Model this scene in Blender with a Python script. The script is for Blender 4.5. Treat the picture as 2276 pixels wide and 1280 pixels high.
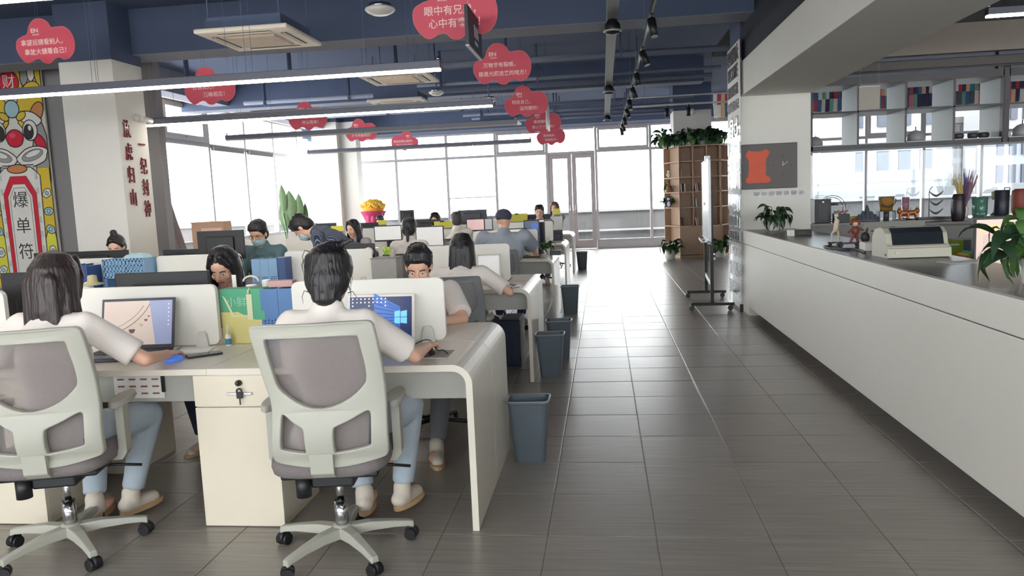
import bpy, bmesh, math, random
import numpy as np
from mathutils import Vector, Matrix, Euler
from math import sin, cos, pi, radians, sqrt, atan2, tan
random.seed(7)
SC = bpy.context.scene
COL = SC.collection
for _o in list(bpy.data.objects): bpy.data.objects.remove(_o)

# ------------------------------------------------------------ camera
FPX, CAMH = 1700.0, 1.49
YAW, PITCH, ROLL = radians(-7.0177), radians(6.6143), 0.043
_fw = Vector((sin(YAW)*cos(PITCH), cos(YAW)*cos(PITCH), -sin(PITCH)))
_rt = _fw.cross(Vector((0, 0, 1))).normalized()
_up = _rt.cross(_fw)
CR = cos(ROLL)*_rt - sin(ROLL)*_up
CU = sin(ROLL)*_rt + cos(ROLL)*_up
cd = bpy.data.cameras.new('camera'); cam = bpy.data.objects.new('camera', cd); COL.objects.link(cam)
cd.sensor_fit = 'HORIZONTAL'; cd.sensor_width = 36.0; cd.lens = 36.0*FPX/2276.0
cd.clip_start = 0.05; cd.clip_end = 2000
cam.matrix_world = Matrix(((CR.x, CU.x, -_fw.x, 0), (CR.y, CU.y, -_fw.y, 0), (CR.z, CU.z, -_fw.z, CAMH), (0, 0, 0, 1)))
SC.camera = cam

def at(px, py, x=None, y=None, z=None):
    """point of the room seen at a place of the photograph, on a known plane"""
    d = _fw*FPX + CR*(px-1138) + CU*(640-py)
    t = (z-CAMH)/d.z if z is not None else (y/d.y if y is not None else x/d.x)
    return Vector((d.x*t, d.y*t, CAMH + d.z*t))

# ------------------------------------------------------------ world, light, exposure
W = bpy.data.worlds.new('world'); SC.world = W; W.use_nodes = True
nt = W.node_tree; nt.nodes.clear()
wo = nt.nodes.new('ShaderNodeOutputWorld'); bg = nt.nodes.new('ShaderNodeBackground')
tc = nt.nodes.new('ShaderNodeTexCoord'); sp = nt.nodes.new('ShaderNodeSeparateXYZ'); cr = nt.nodes.new('ShaderNodeValToRGB')
nt.links.new(tc.outputs['Generated'], sp.inputs[0]); nt.links.new(sp.outputs['Z'], cr.inputs[0])
cr.color_ramp.elements[0].position = 0.0; cr.color_ramp.elements[0].color = (1.0, 0.975, 0.94, 1)
cr.color_ramp.elements[1].position = 0.6; cr.color_ramp.elements[1].color = (1.0, 0.975, 0.945, 1)
nt.links.new(cr.outputs[0], bg.inputs[0]); bg.inputs[1].default_value = 6.0
nt.links.new(bg.outputs[0], wo.inputs[0])
vs = SC.view_settings
vs.view_transform = 'Standard'; vs.look = 'None'; vs.gamma = 1.0; vs.use_curve_mapping = False
vs.exposure = 0.9
SC.cycles.max_bounces = 10; SC.cycles.diffuse_bounces = 5; SC.cycles.glossy_bounces = 4
SC.cycles.transparent_max_bounces = 16; SC.cycles.sample_clamp_indirect = 6.0
SC.cycles.use_denoising = True
try: SC.cycles.denoiser = 'OPENIMAGEDENOISE'
except Exception: pass

# ------------------------------------------------------------ materials
MATS = {}
def s2l(c):
    return tuple(((v/255.0)/12.92 if v/255.0 <= 0.04045 else ((v/255.0+0.055)/1.055)**2.4) for v in c)
def mat(name, col, rough=0.5, metal=0.0, var=0.06, scale=12.0, stretch=(1, 1, 1), bump=0.0, bscale=60.0, spec=0.5, emit=0.0, alpha=1.0, coat=0.0, trans=0.0):
    if name in MATS: return MATS[name]
    m = bpy.data.materials.new(name); m.use_nodes = True
    n = m.node_tree; N = n.nodes; L = n.links
    b = N['Principled BSDF']
    tcn = N.new('ShaderNodeTexCoord'); mp = N.new('ShaderNodeMapping'); mp.inputs['Scale'].default_value = stretch
    L.new(tcn.outputs['Object'], mp.inputs[0])
    no = N.new('ShaderNodeTexNoise'); no.inputs['Scale'].default_value = scale; no.inputs['Detail'].default_value = 4
    L.new(mp.outputs[0], no.inputs['Vector'])
    mx = N.new('ShaderNodeMix'); mx.data_type = 'RGBA'
    c = s2l(col)
    mx.inputs[6].default_value = tuple(max(0, v*(1-var)) for v in c)+(1,)
    mx.inputs[7].default_value = tuple(min(1, v*(1+var)) for v in c)+(1,)
    L.new(no.outputs['Fac'], mx.inputs[0]); L.new(mx.outputs[2], b.inputs['Base Color'])
    b.inputs['Roughness'].default_value = rough; b.inputs['Metallic'].default_value = metal
    b.inputs['Specular IOR Level'].default_value = spec
    if coat: b.inputs['Coat Weight'].default_value = coat
    if trans: b.inputs['Transmission Weight'].default_value = trans
    if alpha < 1: b.inputs['Alpha'].default_value = alpha
    if emit:
        b.inputs['Emission Color'].default_value = c+(1,); b.inputs['Emission Strength'].default_value = emit
    if bump:
        n2 = N.new('ShaderNodeTexNoise'); n2.inputs['Scale'].default_value = bscale
        L.new(mp.outputs[0], n2.inputs['Vector'])
        bp = N.new('ShaderNodeBump'); bp.inputs['Strength'].default_value = bump; bp.inputs['Distance'].default_value = 0.01
        L.new(n2.outputs['Fac'], bp.inputs['Height']); L.new(bp.outputs[0], b.inputs['Normal'])
    MATS[name] = m; return m

def glassmat(name, tint=(0.95, 0.98, 1.0), gloss=0.08, rough=0.02):
    m = bpy.data.materials.new(name); m.use_nodes = True; N = m.node_tree.nodes; L = m.node_tree.links; N.clear()
    o = N.new('ShaderNodeOutputMaterial'); t = N.new('ShaderNodeBsdfTransparent'); g = N.new('ShaderNodeBsdfGlossy')
    t.inputs[0].default_value = tint+(1,); g.inputs['Roughness'].default_value = rough
    f = N.new('ShaderNodeLayerWeight'); f.inputs[0].default_value = 0.5
    pw = N.new('ShaderNodeMath'); pw.operation = 'POWER'; pw.inputs[1].default_value = 5.0; L.new(f.outputs['Facing'], pw.inputs[0])
    ml = N.new('ShaderNodeMath'); ml.operation = 'MULTIPLY_ADD'; ml.inputs[1].default_value = 0.55; ml.inputs[2].default_value = gloss*0.4
    L.new(pw.outputs[0], ml.inputs[0])
    x = N.new('ShaderNodeMixShader'); L.new(ml.outputs[0], x.inputs[0]); L.new(t.outputs[0], x.inputs[1]); L.new(g.outputs[0], x.inputs[2])
    L.new(x.outputs[0], o.inputs[0]); MATS[name] = m; return m
def veil(name, col, op, rough=0.8):
    """see-through cloth or acrylic: part of the light passes"""
    m = bpy.data.materials.new(name); m.use_nodes = True; N = m.node_tree.nodes; L = m.node_tree.links; N.clear()
    o = N.new('ShaderNodeOutputMaterial'); t = N.new('ShaderNodeBsdfTransparent'); p = N.new('ShaderNodeBsdfPrincipled')
    p.inputs['Base Color'].default_value = s2l(col)+(1,); p.inputs['Roughness'].default_value = rough
    tcn = N.new('ShaderNodeTexCoord'); no = N.new('ShaderNodeTexNoise'); no.inputs['Scale'].default_value = 40
    L.new(tcn.outputs['Object'], no.inputs['Vector'])
    mr = N.new('ShaderNodeMapRange'); mr.inputs['To Min'].default_value = op-0.04; mr.inputs['To Max'].default_value = op+0.04
    L.new(no.outputs['Fac'], mr.inputs[0])
    x = N.new('ShaderNodeMixShader'); L.new(mr.outputs[0], x.inputs[0]); L.new(t.outputs[0], x.inputs[1]); L.new(p.outputs[0], x.inputs[2])
    L.new(x.outputs[0], o.inputs[0]); MATS[name] = m; return m

white = mat('white_laminate', (226, 224, 217), 0.38, var=0.02)
deskm = mat('desk_laminate', (216, 210, 198), 0.3, var=0.02)
pedm = mat('pedestal_laminate', (216, 208, 190), 0.4, var=0.02)
wallw = mat('white_wall_paint', (224, 222, 216), 0.8, var=0.03, scale=3, bump=0.05)
greyw = mat('grey_wall_paint', (146, 144, 146), 0.8, var=0.03, scale=3)
navy = mat('navy_ceiling_paint', (80, 92, 120), 0.75, var=0.12, scale=1.5, bump=0.15, bscale=8)
navy2 = mat('navy_pipe_paint', (92, 106, 138), 0.45, var=0.08)
black = mat('black_plastic', (28, 29, 33), 0.45, var=0.1)
blackm = mat('black_metal', (24, 25, 28), 0.35, metal=0.4, var=0.1)
dgrey = mat('dark_grey_plastic', (62, 66, 74), 0.5)
mgrey = mat('mid_grey_plastic', (120, 122, 124), 0.5)
framem = mat('window_aluminium', (172, 168, 172), 0.45, metal=0.2, var=0.04)
chairp = mat('chair_grey_plastic', (172, 172, 162), 0.45, var=0.03)
chairf = mat('chair_fabric', (118, 112, 112), 0.95, var=0.12, scale=90, bump=0.3, bscale=300)
chairm = veil('chair_mesh_fabric', (128, 120, 120), 0.78)
chrome = mat('chrome', (200, 200, 205), 0.15, metal=1.0, var=0.02)
silver = mat('silver_plastic', (186, 188, 192), 0.35, metal=0.3)
binm = mat('bin_plastic', (88, 100, 110), 0.4, var=0.05)
skin = mat('skin', (222, 176, 152), 0.55, var=0.06, scale=8)
hairm = mat('black_hair', (30, 28, 32), 0.42, var=0.35, scale=30, stretch=(1, 1, 0.12), bump=0.7, bscale=90)
hairb = mat('brown_hair', (50, 40, 40), 0.42, var=0.35, scale=30, stretch=(1, 1, 0.12), bump=0.7, bscale=90)
hairo = mat('bleached_hair_strands', (176, 128, 84), 0.45, var=0.3, scale=30, stretch=(1, 1, 0.12))
teew = mat('white_cotton', (230, 223, 217), 0.9, var=0.03, bump=0.25, bscale=18)
teegrey = mat('blue_grey_cotton', (150, 158, 168), 0.9, var=0.05, bump=0.2, bscale=18)
teal = mat('teal_cotton', (92, 118, 126), 0.9, var=0.06, bump=0.2, bscale=18)
stripe = mat('navy_cotton', (44, 52, 74), .9, var=.1)
def _stripes(m):
    n = m.node_tree; N = n.nodes; L = n.links; b = N['Principled BSDF']; w = N.new('ShaderNodeTexWave'); w.inputs['Scale'].default_value = 26; w.bands_direction = 'X'
    t = N.new('ShaderNodeTexCoord'); L.new(t.outputs['Object'], w.inputs['Vector']); r = N.new('ShaderNodeValToRGB'); r.color_ramp.elements[0].position = .86; r.color_ramp.elements[1].position = .93
    L.new(w.outputs['Fac'], r.inputs[0]); x = N.new('ShaderNodeMix'); x.data_type = 'RGBA'; old = b.inputs['Base Color'].links[0].from_socket
    L.new(r.outputs[0], x.inputs[0]); L.new(old, x.inputs[6]); x.inputs[7].default_value = s2l((150, 160, 176))+(1,); L.new(x.outputs[2], b.inputs['Base Color'])
_stripes(stripe)
lilac = mat('grey_lilac_cotton', (170, 164, 172), 0.9, var=0.05)
denim = mat('pale_denim', (170, 182, 194), 0.9, var=0.1, scale=20, bump=0.2, bscale=30)
gpants = mat('grey_trousers', (122, 124, 132), 0.9, var=0.08)
dpants = mat('dark_trousers', (44, 52, 74), 0.9, var=0.08)
maskm = mat('surgical_mask_blue', (178, 208, 216), 0.85, var=0.03)
leafd = mat('dark_green_leaf', (38, 66, 42), 0.4, var=0.3, scale=10)
leafg = mat('green_leaf', (74, 112, 54), 0.4, var=0.3, scale=10)
leafy = mat('pale_green_leaf', (128, 156, 88), 0.45, var=0.2, scale=6)
potw = mat('white_ceramic', (222, 220, 216), 0.3, var=0.03)
soil = mat('potting_soil', (50, 38, 30), 0.95, var=0.3, scale=60)
oak = mat('oak_veneer', (176, 146, 122), 0.55, var=0.16, scale=8, stretch=(6, 6, 0.5))
redp = mat('red_foam_board', (216, 84, 102), 0.6, var=0.03)
pinkt = mat('pale_pink_print', (250, 214, 212), 0.6, var=0.02)
lampon = mat('lit_lamp_diffuser', (255, 246, 232), 0.4, emit=16.0)
lampoff = mat('unlit_lamp_diffuser', (150, 146, 142), 0.5)
blueb = mat('blue_file_plastic', (84, 124, 176), 0.5, var=0.08)
blueb2 = mat('pale_blue_file_plastic', (134, 172, 208), 0.5, var=0.1)
blued = mat('dark_blue_print', (36, 66, 122), 0.6)
yell = mat('yellow_paper', (222, 216, 92), 0.8, var=0.04)
paper = mat('white_paper', (232, 230, 226), 0.85, var=0.02)
card = mat('cardboard', (186, 152, 128), 0.9, var=0.08, scale=20)
topg = mat('grey_stone_counter', (104, 104, 102), 0.28, var=0.06, scale=40)
glass = glassmat('window_glass')
acr = veil('clear_acrylic', (228, 232, 234), 0.30, 0.15)

# ------------------------------------------------------------ mesh builder
def frame_of(d):
    d = Vector(d).normalized(); a = Vector((0, 0, 1)) if abs(d.z) < 0.9 else Vector((1, 0, 0))
    u = d.cross(a).normalized(); v = d.cross(u).normalized(); return u, v
class M:
    def __init__(s): s.v = []; s.f = []; s.m = []; s.s = []
    def add(s, vs, fs, mi=0, sm=False):
        o = len(s.v); s.v += [tuple(p) for p in vs]; s.f += [tuple(i+o for i in f) for f in fs]
        s.m += [mi]*len(fs); s.s += [sm]*len(fs); return s
    def box(s, x0, x1, y0, y1, z0, z1, mi=0, T=None):
        vs = [Vector(p) for p in ((x0,y0,z0),(x1,y0,z0),(x1,y1,z0),(x0,y1,z0),(x0,y0,z1),(x1,y0,z1),(x1,y1,z1),(x0,y1,z1))]
        if T: vs = [T @ p for p in vs]
        return s.add(vs, [(0,3,2,1),(4,5,6,7),(0,1,5,4),(1,2,6,5),(2,3,7,6),(3,0,4,7)], mi)
    def cb(s, c, sx, sy, sz, mi=0, T=None):
        return s.box(c[0]-sx/2, c[0]+sx/2, c[1]-sy/2, c[1]+sy/2, c[2]-sz/2, c[2]+sz/2, mi, T)
    def cyl(s, p0, p1, r0, r1=None, n=12, mi=0, caps=True, sm=True, T=None):
        r1 = r0 if r1 is None else r1
        p0, p1 = Vector(p0), Vector(p1); u, v = frame_of(p1-p0)
        vs = [p + (u*cos(2*pi*i/n)+v*sin(2*pi*i/n))*r for p, r in ((p0, r0), (p1, r1)) for i in range(n)]
        if T: vs = [T @ p for p in vs]
        s.add(vs, [(i, i+n, (i+1) % n+n, (i+1) % n) for i in range(n)], mi, sm)
        if caps:
            o = len(s.v)-2*n
            s.f += [tuple(o+i for i in range(n)), tuple(o+n+i for i in reversed(range(n)))]; s.m += [mi]*2; s.s += [False]*2
        return s
    def tube(s, pts, r, n=6, mi=0, closed=False):
        pts = [Vector(p) for p in pts]; k = len(pts)
        rr = r if isinstance(r, (list, tuple)) else [r]*k
        vs = []; fs = []; pu = None
        for i, p in enumerate(pts):
            d = pts[(i+1) % k]-pts[i-1] if closed or 0 < i < k-1 else (pts[1]-pts[0] if i == 0 else pts[-1]-pts[-2])
            d.normalize()
            if pu is None: u, v = frame_of(d)
            else:
                u = pu - d*pu.dot(d)
                if u.length < 1e-5: u, v = frame_of(d)
                u.normalize(); v = d.cross(u)
            pu = u
            vs += [p+(u*cos(2*pi*j/n)+v*sin(2*pi*j/n))*rr[i] for j in range(n)]
        K = k if closed else k-1
        for i in range(K):
            a = i*n; b = ((i+1) % k)*n
            fs += [(a+j, b+j, b+(j+1) % n, a+(j+1) % n) for j in range(n)]
        if not closed: fs += [tuple(range(n)), tuple((k-1)*n+j for j in reversed(range(n)))]
        return s.add(vs, fs, mi, True)
    def lathe(s, prof, c=(0, 0, 0), n=20, mi=0, close=True):
        vs = [(c[0]+r*cos(2*pi*j/n), c[1]+r*sin(2*pi*j/n), c[2]+z) for r, z in prof for j in range(n)]
        fs = [(i*n+j, i*n+(j+1) % n, (i+1)*n+(j+1) % n, (i+1)*n+j) for i in range(len(prof)-1) for j in range(n)]
        if close: fs += [tuple(reversed(range(n))), tuple((len(prof)-1)*n+j for j in range(n))]
        return s.add(vs, fs, mi, True)
    def prism(s, poly, y0, y1, mi=0, T=None, sm=False):
        """polygon in x,z pushed along y"""
        n = len(poly); vs = [Vector((x, y0, z)) for x, z in poly]+[Vector((x, y1, z)) for x, z in poly]
        if T: vs = [T @ p for p in vs]
        s.add(vs, [(i, (i+1) % n, (i+1) % n+n, i+n) for i in range(n)], mi, sm)
        return s.add(vs, [tuple(reversed(range(n))), tuple(range(n, 2*n))], mi)
    def ell(s, c, r, rot=None, n=12, k=8, mi=0):
        c = Vector(c); R = Euler(rot).to_matrix() if rot else Matrix.Identity(3)
        vs = [c+R @ Vector((0, 0, -r[2]))]
        for i in range(1, k):
            a = -pi/2+pi*i/k
            vs += [c+R @ Vector((r[0]*cos(a)*cos(2*pi*j/n), r[1]*cos(a)*sin(2*pi*j/n), r[2]*sin(a))) for j in range(n)]
        vs.append(c+R @ Vector((0, 0, r[2])))
        fs = [(0, 1+(j+1) % n, 1+j) for j in range(n)]
        for i in range(k-2):
            a = 1+i*n; fs += [(a+j, a+(j+1) % n, a+n+(j+1) % n, a+n+j) for j in range(n)]
        e = len(vs)-1; a = 1+(k-2)*n
        fs += [(a+j, a+(j+1) % n, e) for j in range(n)]
        return s.add(vs, fs, mi, True)
    def cap(s, p0, r0, p1, r1, n=12, flat0=False, flat1=False, sq=1.0, side=None):
        """tapered limb with rounded ends; sq squashes it across the direction «side»"""
        p0, p1 = Vector(p0), Vector(p1); d = (p1-p0); L = d.length
        if L < 1e-6: return s.ell(p0, (r0, r0, r0))
        d /= L
        if side is not None:
            v = Vector(side); v = (v-d*v.dot(d)).normalized(); u = v.cross(d)
        else: u, v = frame_of(d)
        rings = []
        if not flat0: rings += [(p0-d*r0*sin(a), r0*cos(a)) for a in (1.5, 1.15, 0.75, 0.38)]
        rings += [(p0, r0), (p1, r1)]
        if not flat1: rings += [(p1+d*r1*sin(a), r1*cos(a)) for a in (0.38, 0.75, 1.15, 1.5)]
        vs = [p+(u*cos(2*pi*j/n)+v*sq*sin(2*pi*j/n))*r for p, r in rings for j in range(n)]
        K = len(rings)
        fs = [(i*n+j, i*n+(j+1) % n, (i+1)*n+(j+1) % n, (i+1)*n+j) for i in range(K-1) for j in range(n)]
        fs += [tuple(reversed(range(n))), tuple((K-1)*n+j for j in range(n))]
        return s.add(vs, fs, 0, True)
    def mesh(s, name, mats):
        me = bpy.data.meshes.new(name); me.from_pydata(s.v, [], s.f)
        if not isinstance(mats, (list, tuple)): mats = [mats]
        for m in mats: me.materials.append(m)
        me.polygons.foreach_set('material_index', s.m); me.polygons.foreach_set('use_smooth', s.s)
        me.update(); return me

def recalc(me):
    b = bmesh.new(); b.from_mesh(me); bmesh.ops.recalc_face_normals(b, faces=b.faces); b.to_mesh(me); b.free()
def link(name, me, parent=None, loc=None, rotz=0, kind=None, bev=0, label=None):
    o = bpy.data.objects.new(name, me); COL.objects.link(o)
    if parent: o.parent = parent
    if loc is not None: o.location = loc
    if rotz: o.rotation_euler = (0, 0, rotz)
    if kind: o['kind'] = kind
    if label: o['label'] = label
    if bev:
        md = o.modifiers.new('bevel', 'BEVEL'); md.width = bev; md.segments = 2; md.limit_method = 'ANGLE'
    return o
def obj(name, m, mats, parent=None, **k):
    me = m.mesh(name, mats); recalc(me); return link(name, me, parent, **k)
def tag(o, label, cat, group=None):
    o['label'] = label; o['category'] = cat
    if group: o['group'] = group
    return o
def thing(name, label, cat, loc=(0, 0, 0), rotz=0, group=None):
    o = bpy.data.objects.new(name, None); COL.objects.link(o); o.location = loc; o.rotation_euler = (0, 0, rotz)
    o.empty_display_size = 0.1
    return tag(o, label, cat, group)
def struct(name, m, mats, **k):
    return obj(name, m, mats, kind='structure', **k)
def dup(o, loc=None, rotz=None, label=None, group=None, parent=None):
    c = o.copy(); COL.objects.link(c)
    if parent is not None: c.parent = parent
    if loc is not None: c.location = loc
    if rotz is not None: c.rotation_euler = (0, 0, rotz)
    if label: c['label'] = label
    if group: c['group'] = group
    for ch in list(o.children): dup(ch, parent=c)
    return c
def remesh(m, vox, smooth=3, name='r'):
    me = m.mesh(name, []); o = bpy.data.objects.new(name, me); COL.objects.link(o)
    r = o.modifiers.new('r', 'REMESH'); r.mode = 'VOXEL'; r.voxel_size = vox
    if smooth:
        q = o.modifiers.new('s', 'SMOOTH'); q.iterations = smooth; q.factor = 0.5
    dg = bpy.context.evaluated_depsgraph_get(); out = bpy.data.meshes.new_from_object(o.evaluated_get(dg))
    bpy.data.objects.remove(o); bpy.data.meshes.remove(me)
    out.name = name
    out.polygons.foreach_set('use_smooth', [True]*len(out.polygons)); return out
def joinmesh(mes, name):
    b = bmesh.new()
    for me in mes: b.from_mesh(me)
    out = bpy.data.meshes.new(name); b.to_mesh(out); b.free()
    out.polygons.foreach_set('use_smooth', [True]*len(out.polygons)); return out
def shape2d(splines, depth, bevel=0.0, res=1):
    """filled outline with holes in x,z; returns mesh standing in the xz plane, thickness along y"""
    cu = bpy.data.curves.new('c', 'CURVE'); cu.dimensions = '2D'; cu.fill_mode = 'BOTH'; cu.extrude = depth/2; cu.bevel_depth = bevel; cu.bevel_resolution = res
    for sp_ in splines:
        q = cu.splines.new('POLY'); q.points.add(len(sp_)-1)
        for i, (x, z) in enumerate(sp_): q.points[i].co = (x, z, 0, 1)
        q.use_cyclic_u = True
    o = bpy.data.objects.new('c', cu); COL.objects.link(o)
    dg = bpy.context.evaluated_depsgraph_get(); me = bpy.data.meshes.new_from_object(o.evaluated_get(dg))
    bpy.data.objects.remove(o)
    me.transform(Matrix(((1, 0, 0, 0), (0, 0, -1, 0), (0, 1, 0, 0), (0, 0, 0, 1))))
    b = bmesh.new(); b.from_mesh(me); bmesh.ops.remove_doubles(b, verts=b.verts, dist=1e-5); bmesh.ops.recalc_face_normals(b, faces=b.faces); b.to_mesh(me); b.free()
    return me
def smoothpoly(p, it=2):
    for _ in range(it):
        q = []
        for i in range(len(p)):
            a = p[i]; b = p[(i+1) % len(p)]
            q += [(a[0]*.75+b[0]*.25, a[1]*.75+b[1]*.25), (a[0]*.25+b[0]*.75, a[1]*.25+b[1]*.75)]
        p = q
    return p
FONTS = {}
def textmesh(s, size, ext=0.0015, align='CENTER', sx=1.0, bold=0.0, space=1.0):
    cu = bpy.data.curves.new('t', 'FONT'); cu.body = s; cu.size = size; cu.extrude = ext; cu.align_x = align; cu.align_y = 'CENTER'
    cu.offset = bold; cu.resolution_u = 2; cu.space_character = space
    o = bpy.data.objects.new('t', cu); COL.objects.link(o)
    dg = bpy.context.evaluated_depsgraph_get(); me = bpy.data.meshes.new_from_object(o.evaluated_get(dg))
    bpy.data.objects.remove(o)
    me.transform(Matrix(((sx, 0, 0, 0), (0, 0, -1, 0), (0, 1, 0, 0), (0, 0, 0, 1))))   # stands in xz, reads from -y
    return me
def text(name, s, size, m, parent, loc, rotz=0, **k):
    me = textmesh(s, size, **k); me.materials.clear(); me.materials.append(m)
    return link(name, me, parent, loc=loc, rotz=rotz)

# ============================================================ THE ROOM
XL, XR, YB, YF, ZC = -8.3, 15.0, -5.0, 21.8, 3.95
# floor: vinyl planks in squares of about half a metre
def floormat():
    m = bpy.data.materials.new('grey_wood_vinyl'); m.use_nodes = True; N = m.node_tree.nodes; L = m.node_tree.links; b = N['Principled BSDF']
    t = N.new('ShaderNodeTexCoord'); mp = N.new('ShaderNodeMapping'); mp.inputs['Scale'].default_value = (0.7, 26, 1)
    ge = N.new('ShaderNodeNewGeometry'); L.new(ge.outputs['Position'], mp.inputs[0])
    n1 = N.new('ShaderNodeTexNoise'); n1.inputs['Scale'].default_value = 3.0; n1.inputs['Detail'].default_value = 5; L.new(mp.outputs[0], n1.inputs['Vector'])
    n2 = N.new('ShaderNodeTexNoise'); n2.inputs['Scale'].default_value = 1.6; n2.inputs['Detail'].default_value = 4; L.new(ge.outputs['Position'], n2.inputs['Vector'])
    ob = N.new('ShaderNodeObjectInfo')
    c1 = N.new('ShaderNodeValToRGB'); c1.color_ramp.elements[0].position = 0.3; c1.color_ramp.elements[1].position = 0.75
    c1.color_ramp.elements[0].color = s2l((128, 123, 117))+(1,); c1.color_ramp.elements[1].color = s2l((156, 150, 142))+(1,)
    L.new(n1.outputs['Fac'], c1.inputs[0])
    hs = N.new('ShaderNodeHueSaturation'); L.new(c1.outputs[0], hs.inputs['Color'])
    mr = N.new('ShaderNodeMapRange'); mr.inputs['To Min'].default_value = 0.93; mr.inputs['To Max'].default_value = 1.07
    L.new(ob.outputs['Random'], mr.inputs[0]); L.new(mr.outputs[0], hs.inputs['Value']); L.new(hs.outputs[0], b.inputs['Base Color'])
    r = N.new('ShaderNodeMapRange'); r.inputs['To Min'].default_value = 0.285; r.inputs['To Max'].default_value = 0.35
    L.new(n2.outputs['Fac'], r.inputs[0]); L.new(r.outputs[0], b.inputs['Roughness'])
    bp = N.new('ShaderNodeBump'); bp.inputs['Strength'].default_value = 0.12; bp.inputs['Distance'].default_value = 0.002
    L.new(n1.outputs['Fac'], bp.inputs['Height']); L.new(bp.outputs[0], b.inputs['Normal'])
    b.inputs['Specular IOR Level'].default_value = 0.75
    MATS['floor'] = m; return m
fm = floormat(); grout = mat('floor_joint', (120, 116, 110), 0.5)
floor = struct('floor', M().box(-9.5, XR, YB, YF+.1, -0.12, -0.004), grout)
SX, SY, X0, Y0 = 0.478, 0.4715, -0.287, 3.24
def tilemesh(n='tile'):
    m = M(); g = 0.0016; e = 0.005; a, b_ = SX/2-g, SY/2-g
    vs = [(-a, -b_, -.004), (a, -b_, -.004), (a, b_, -.004), (-a, b_, -.004), (-a, -b_, -.0012), (a, -b_, -.0012), (a, b_, -.0012), (-a, b_, -.0012),
          (-a+e, -b_+e, 0), (a-e, -b_+e, 0), (a-e, b_-e, 0), (-a+e, b_-e, 0)]
    m.add(vs, [(0, 1, 5, 4), (1, 2, 6, 5), (2, 3, 7, 6), (3, 0, 4, 7), (4, 5, 9, 8), (5, 6, 10, 9), (6, 7, 11, 10), (7, 4, 8, 11), (8, 9, 10, 11)])
    return m
tme = tilemesh().mesh('floor_tile', fm)
rest = M(); tm = tilemesh()
for i in range(-20, 32):
    for j in range(-17, 40):
        cx, cy = X0+SX*(i+.5), Y0+SY*(j+.5)
        if cx < -9.3 or cx > XR-.3 or cy < YB or cy > YF: continue
        if -8 <= i <= 3 and -3 <= j <= 16:
            o = link('floor_tile', tme, floor, loc=(cx, cy, random.uniform(-.0008, .0006)))
            o.rotation_euler = (random.uniform(-.0012, .0012), random.uniform(-.0008, .0008), 0)
        else: rest.add([(x+cx, y+cy, z) for x, y, z in tm.v], tm.f)
obj('floor_tile', rest, fm, floor, kind='stuff')

# ceiling, beams, pipes
ceil = struct('ceiling', M().box(-9.5, XR+.2, YB-.2, YF+.3, ZC, ZC+.2), navy)
beamm = mat('beam_soffit_paint', (122, 128, 146), 0.7, var=0.08)
for k, (y0, y1, zb) in enumerate(((3.2, 3.6, 3.42), (8.92, 9.4, 3.42), (14.7, 15.1, 3.5))):
    tb = struct('trim_%d' % (k+1), M().box(-8.3, 1.9, y0, y1, zb, ZC+.01), navy)
    obj('lit_soffit_tint', M().box(-8.3, 1.9, y0+.005, y1-.005, zb-.006, zb), mat('beam_soffit_lit_grey', (134, 138, 152), .7), tb)  # paler sheet under each beam: its lit underside put into the colour
struct('trim_5', M().box(-8.3, 6, 20.9, YF, 3.42, ZC+.01), navy)
for iy, (y, zz, r) in enumerate(((11.05, 3.42, .045), (12.7, 3.42, .03), (13.7, 3.45, .04), (16.2, 3.42, .035), (16.9, 3.36, .03), (18.05, 3.4, .03), (19.2, 3.42, .03), (6.3, 3.55, .03), (5.4, 3.6, .05))):
    m = M(); a, b_ = (-6.5 if r > .03 else -3.0), 1.9
    m.cyl((a, y, zz), (b_, y, zz), r, n=8)
    p = thing('ceiling_conduit', 'grey painted pipe under the navy ceiling at %.1f metres along the hall' % y, 'pipe', group='pipes across the ceiling')
    p['label'] = 'grey painted pipe crossing under the ceiling, ' + ('third', 'fourth', 'fifth', 'sixth', 'seventh', 'eighth', 'ninth', 'second', 'first')[iy] + ' from the camera'
    obj('pipe', m, beamm, p)
    m = M()
    q = a+.4
    while q < b_: m.box(q-.012, q+.012, y-.05, y+.05, zz-.05, ZC); q += 1.6
    obj('hanger', m, navy, p, kind='stuff')

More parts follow.
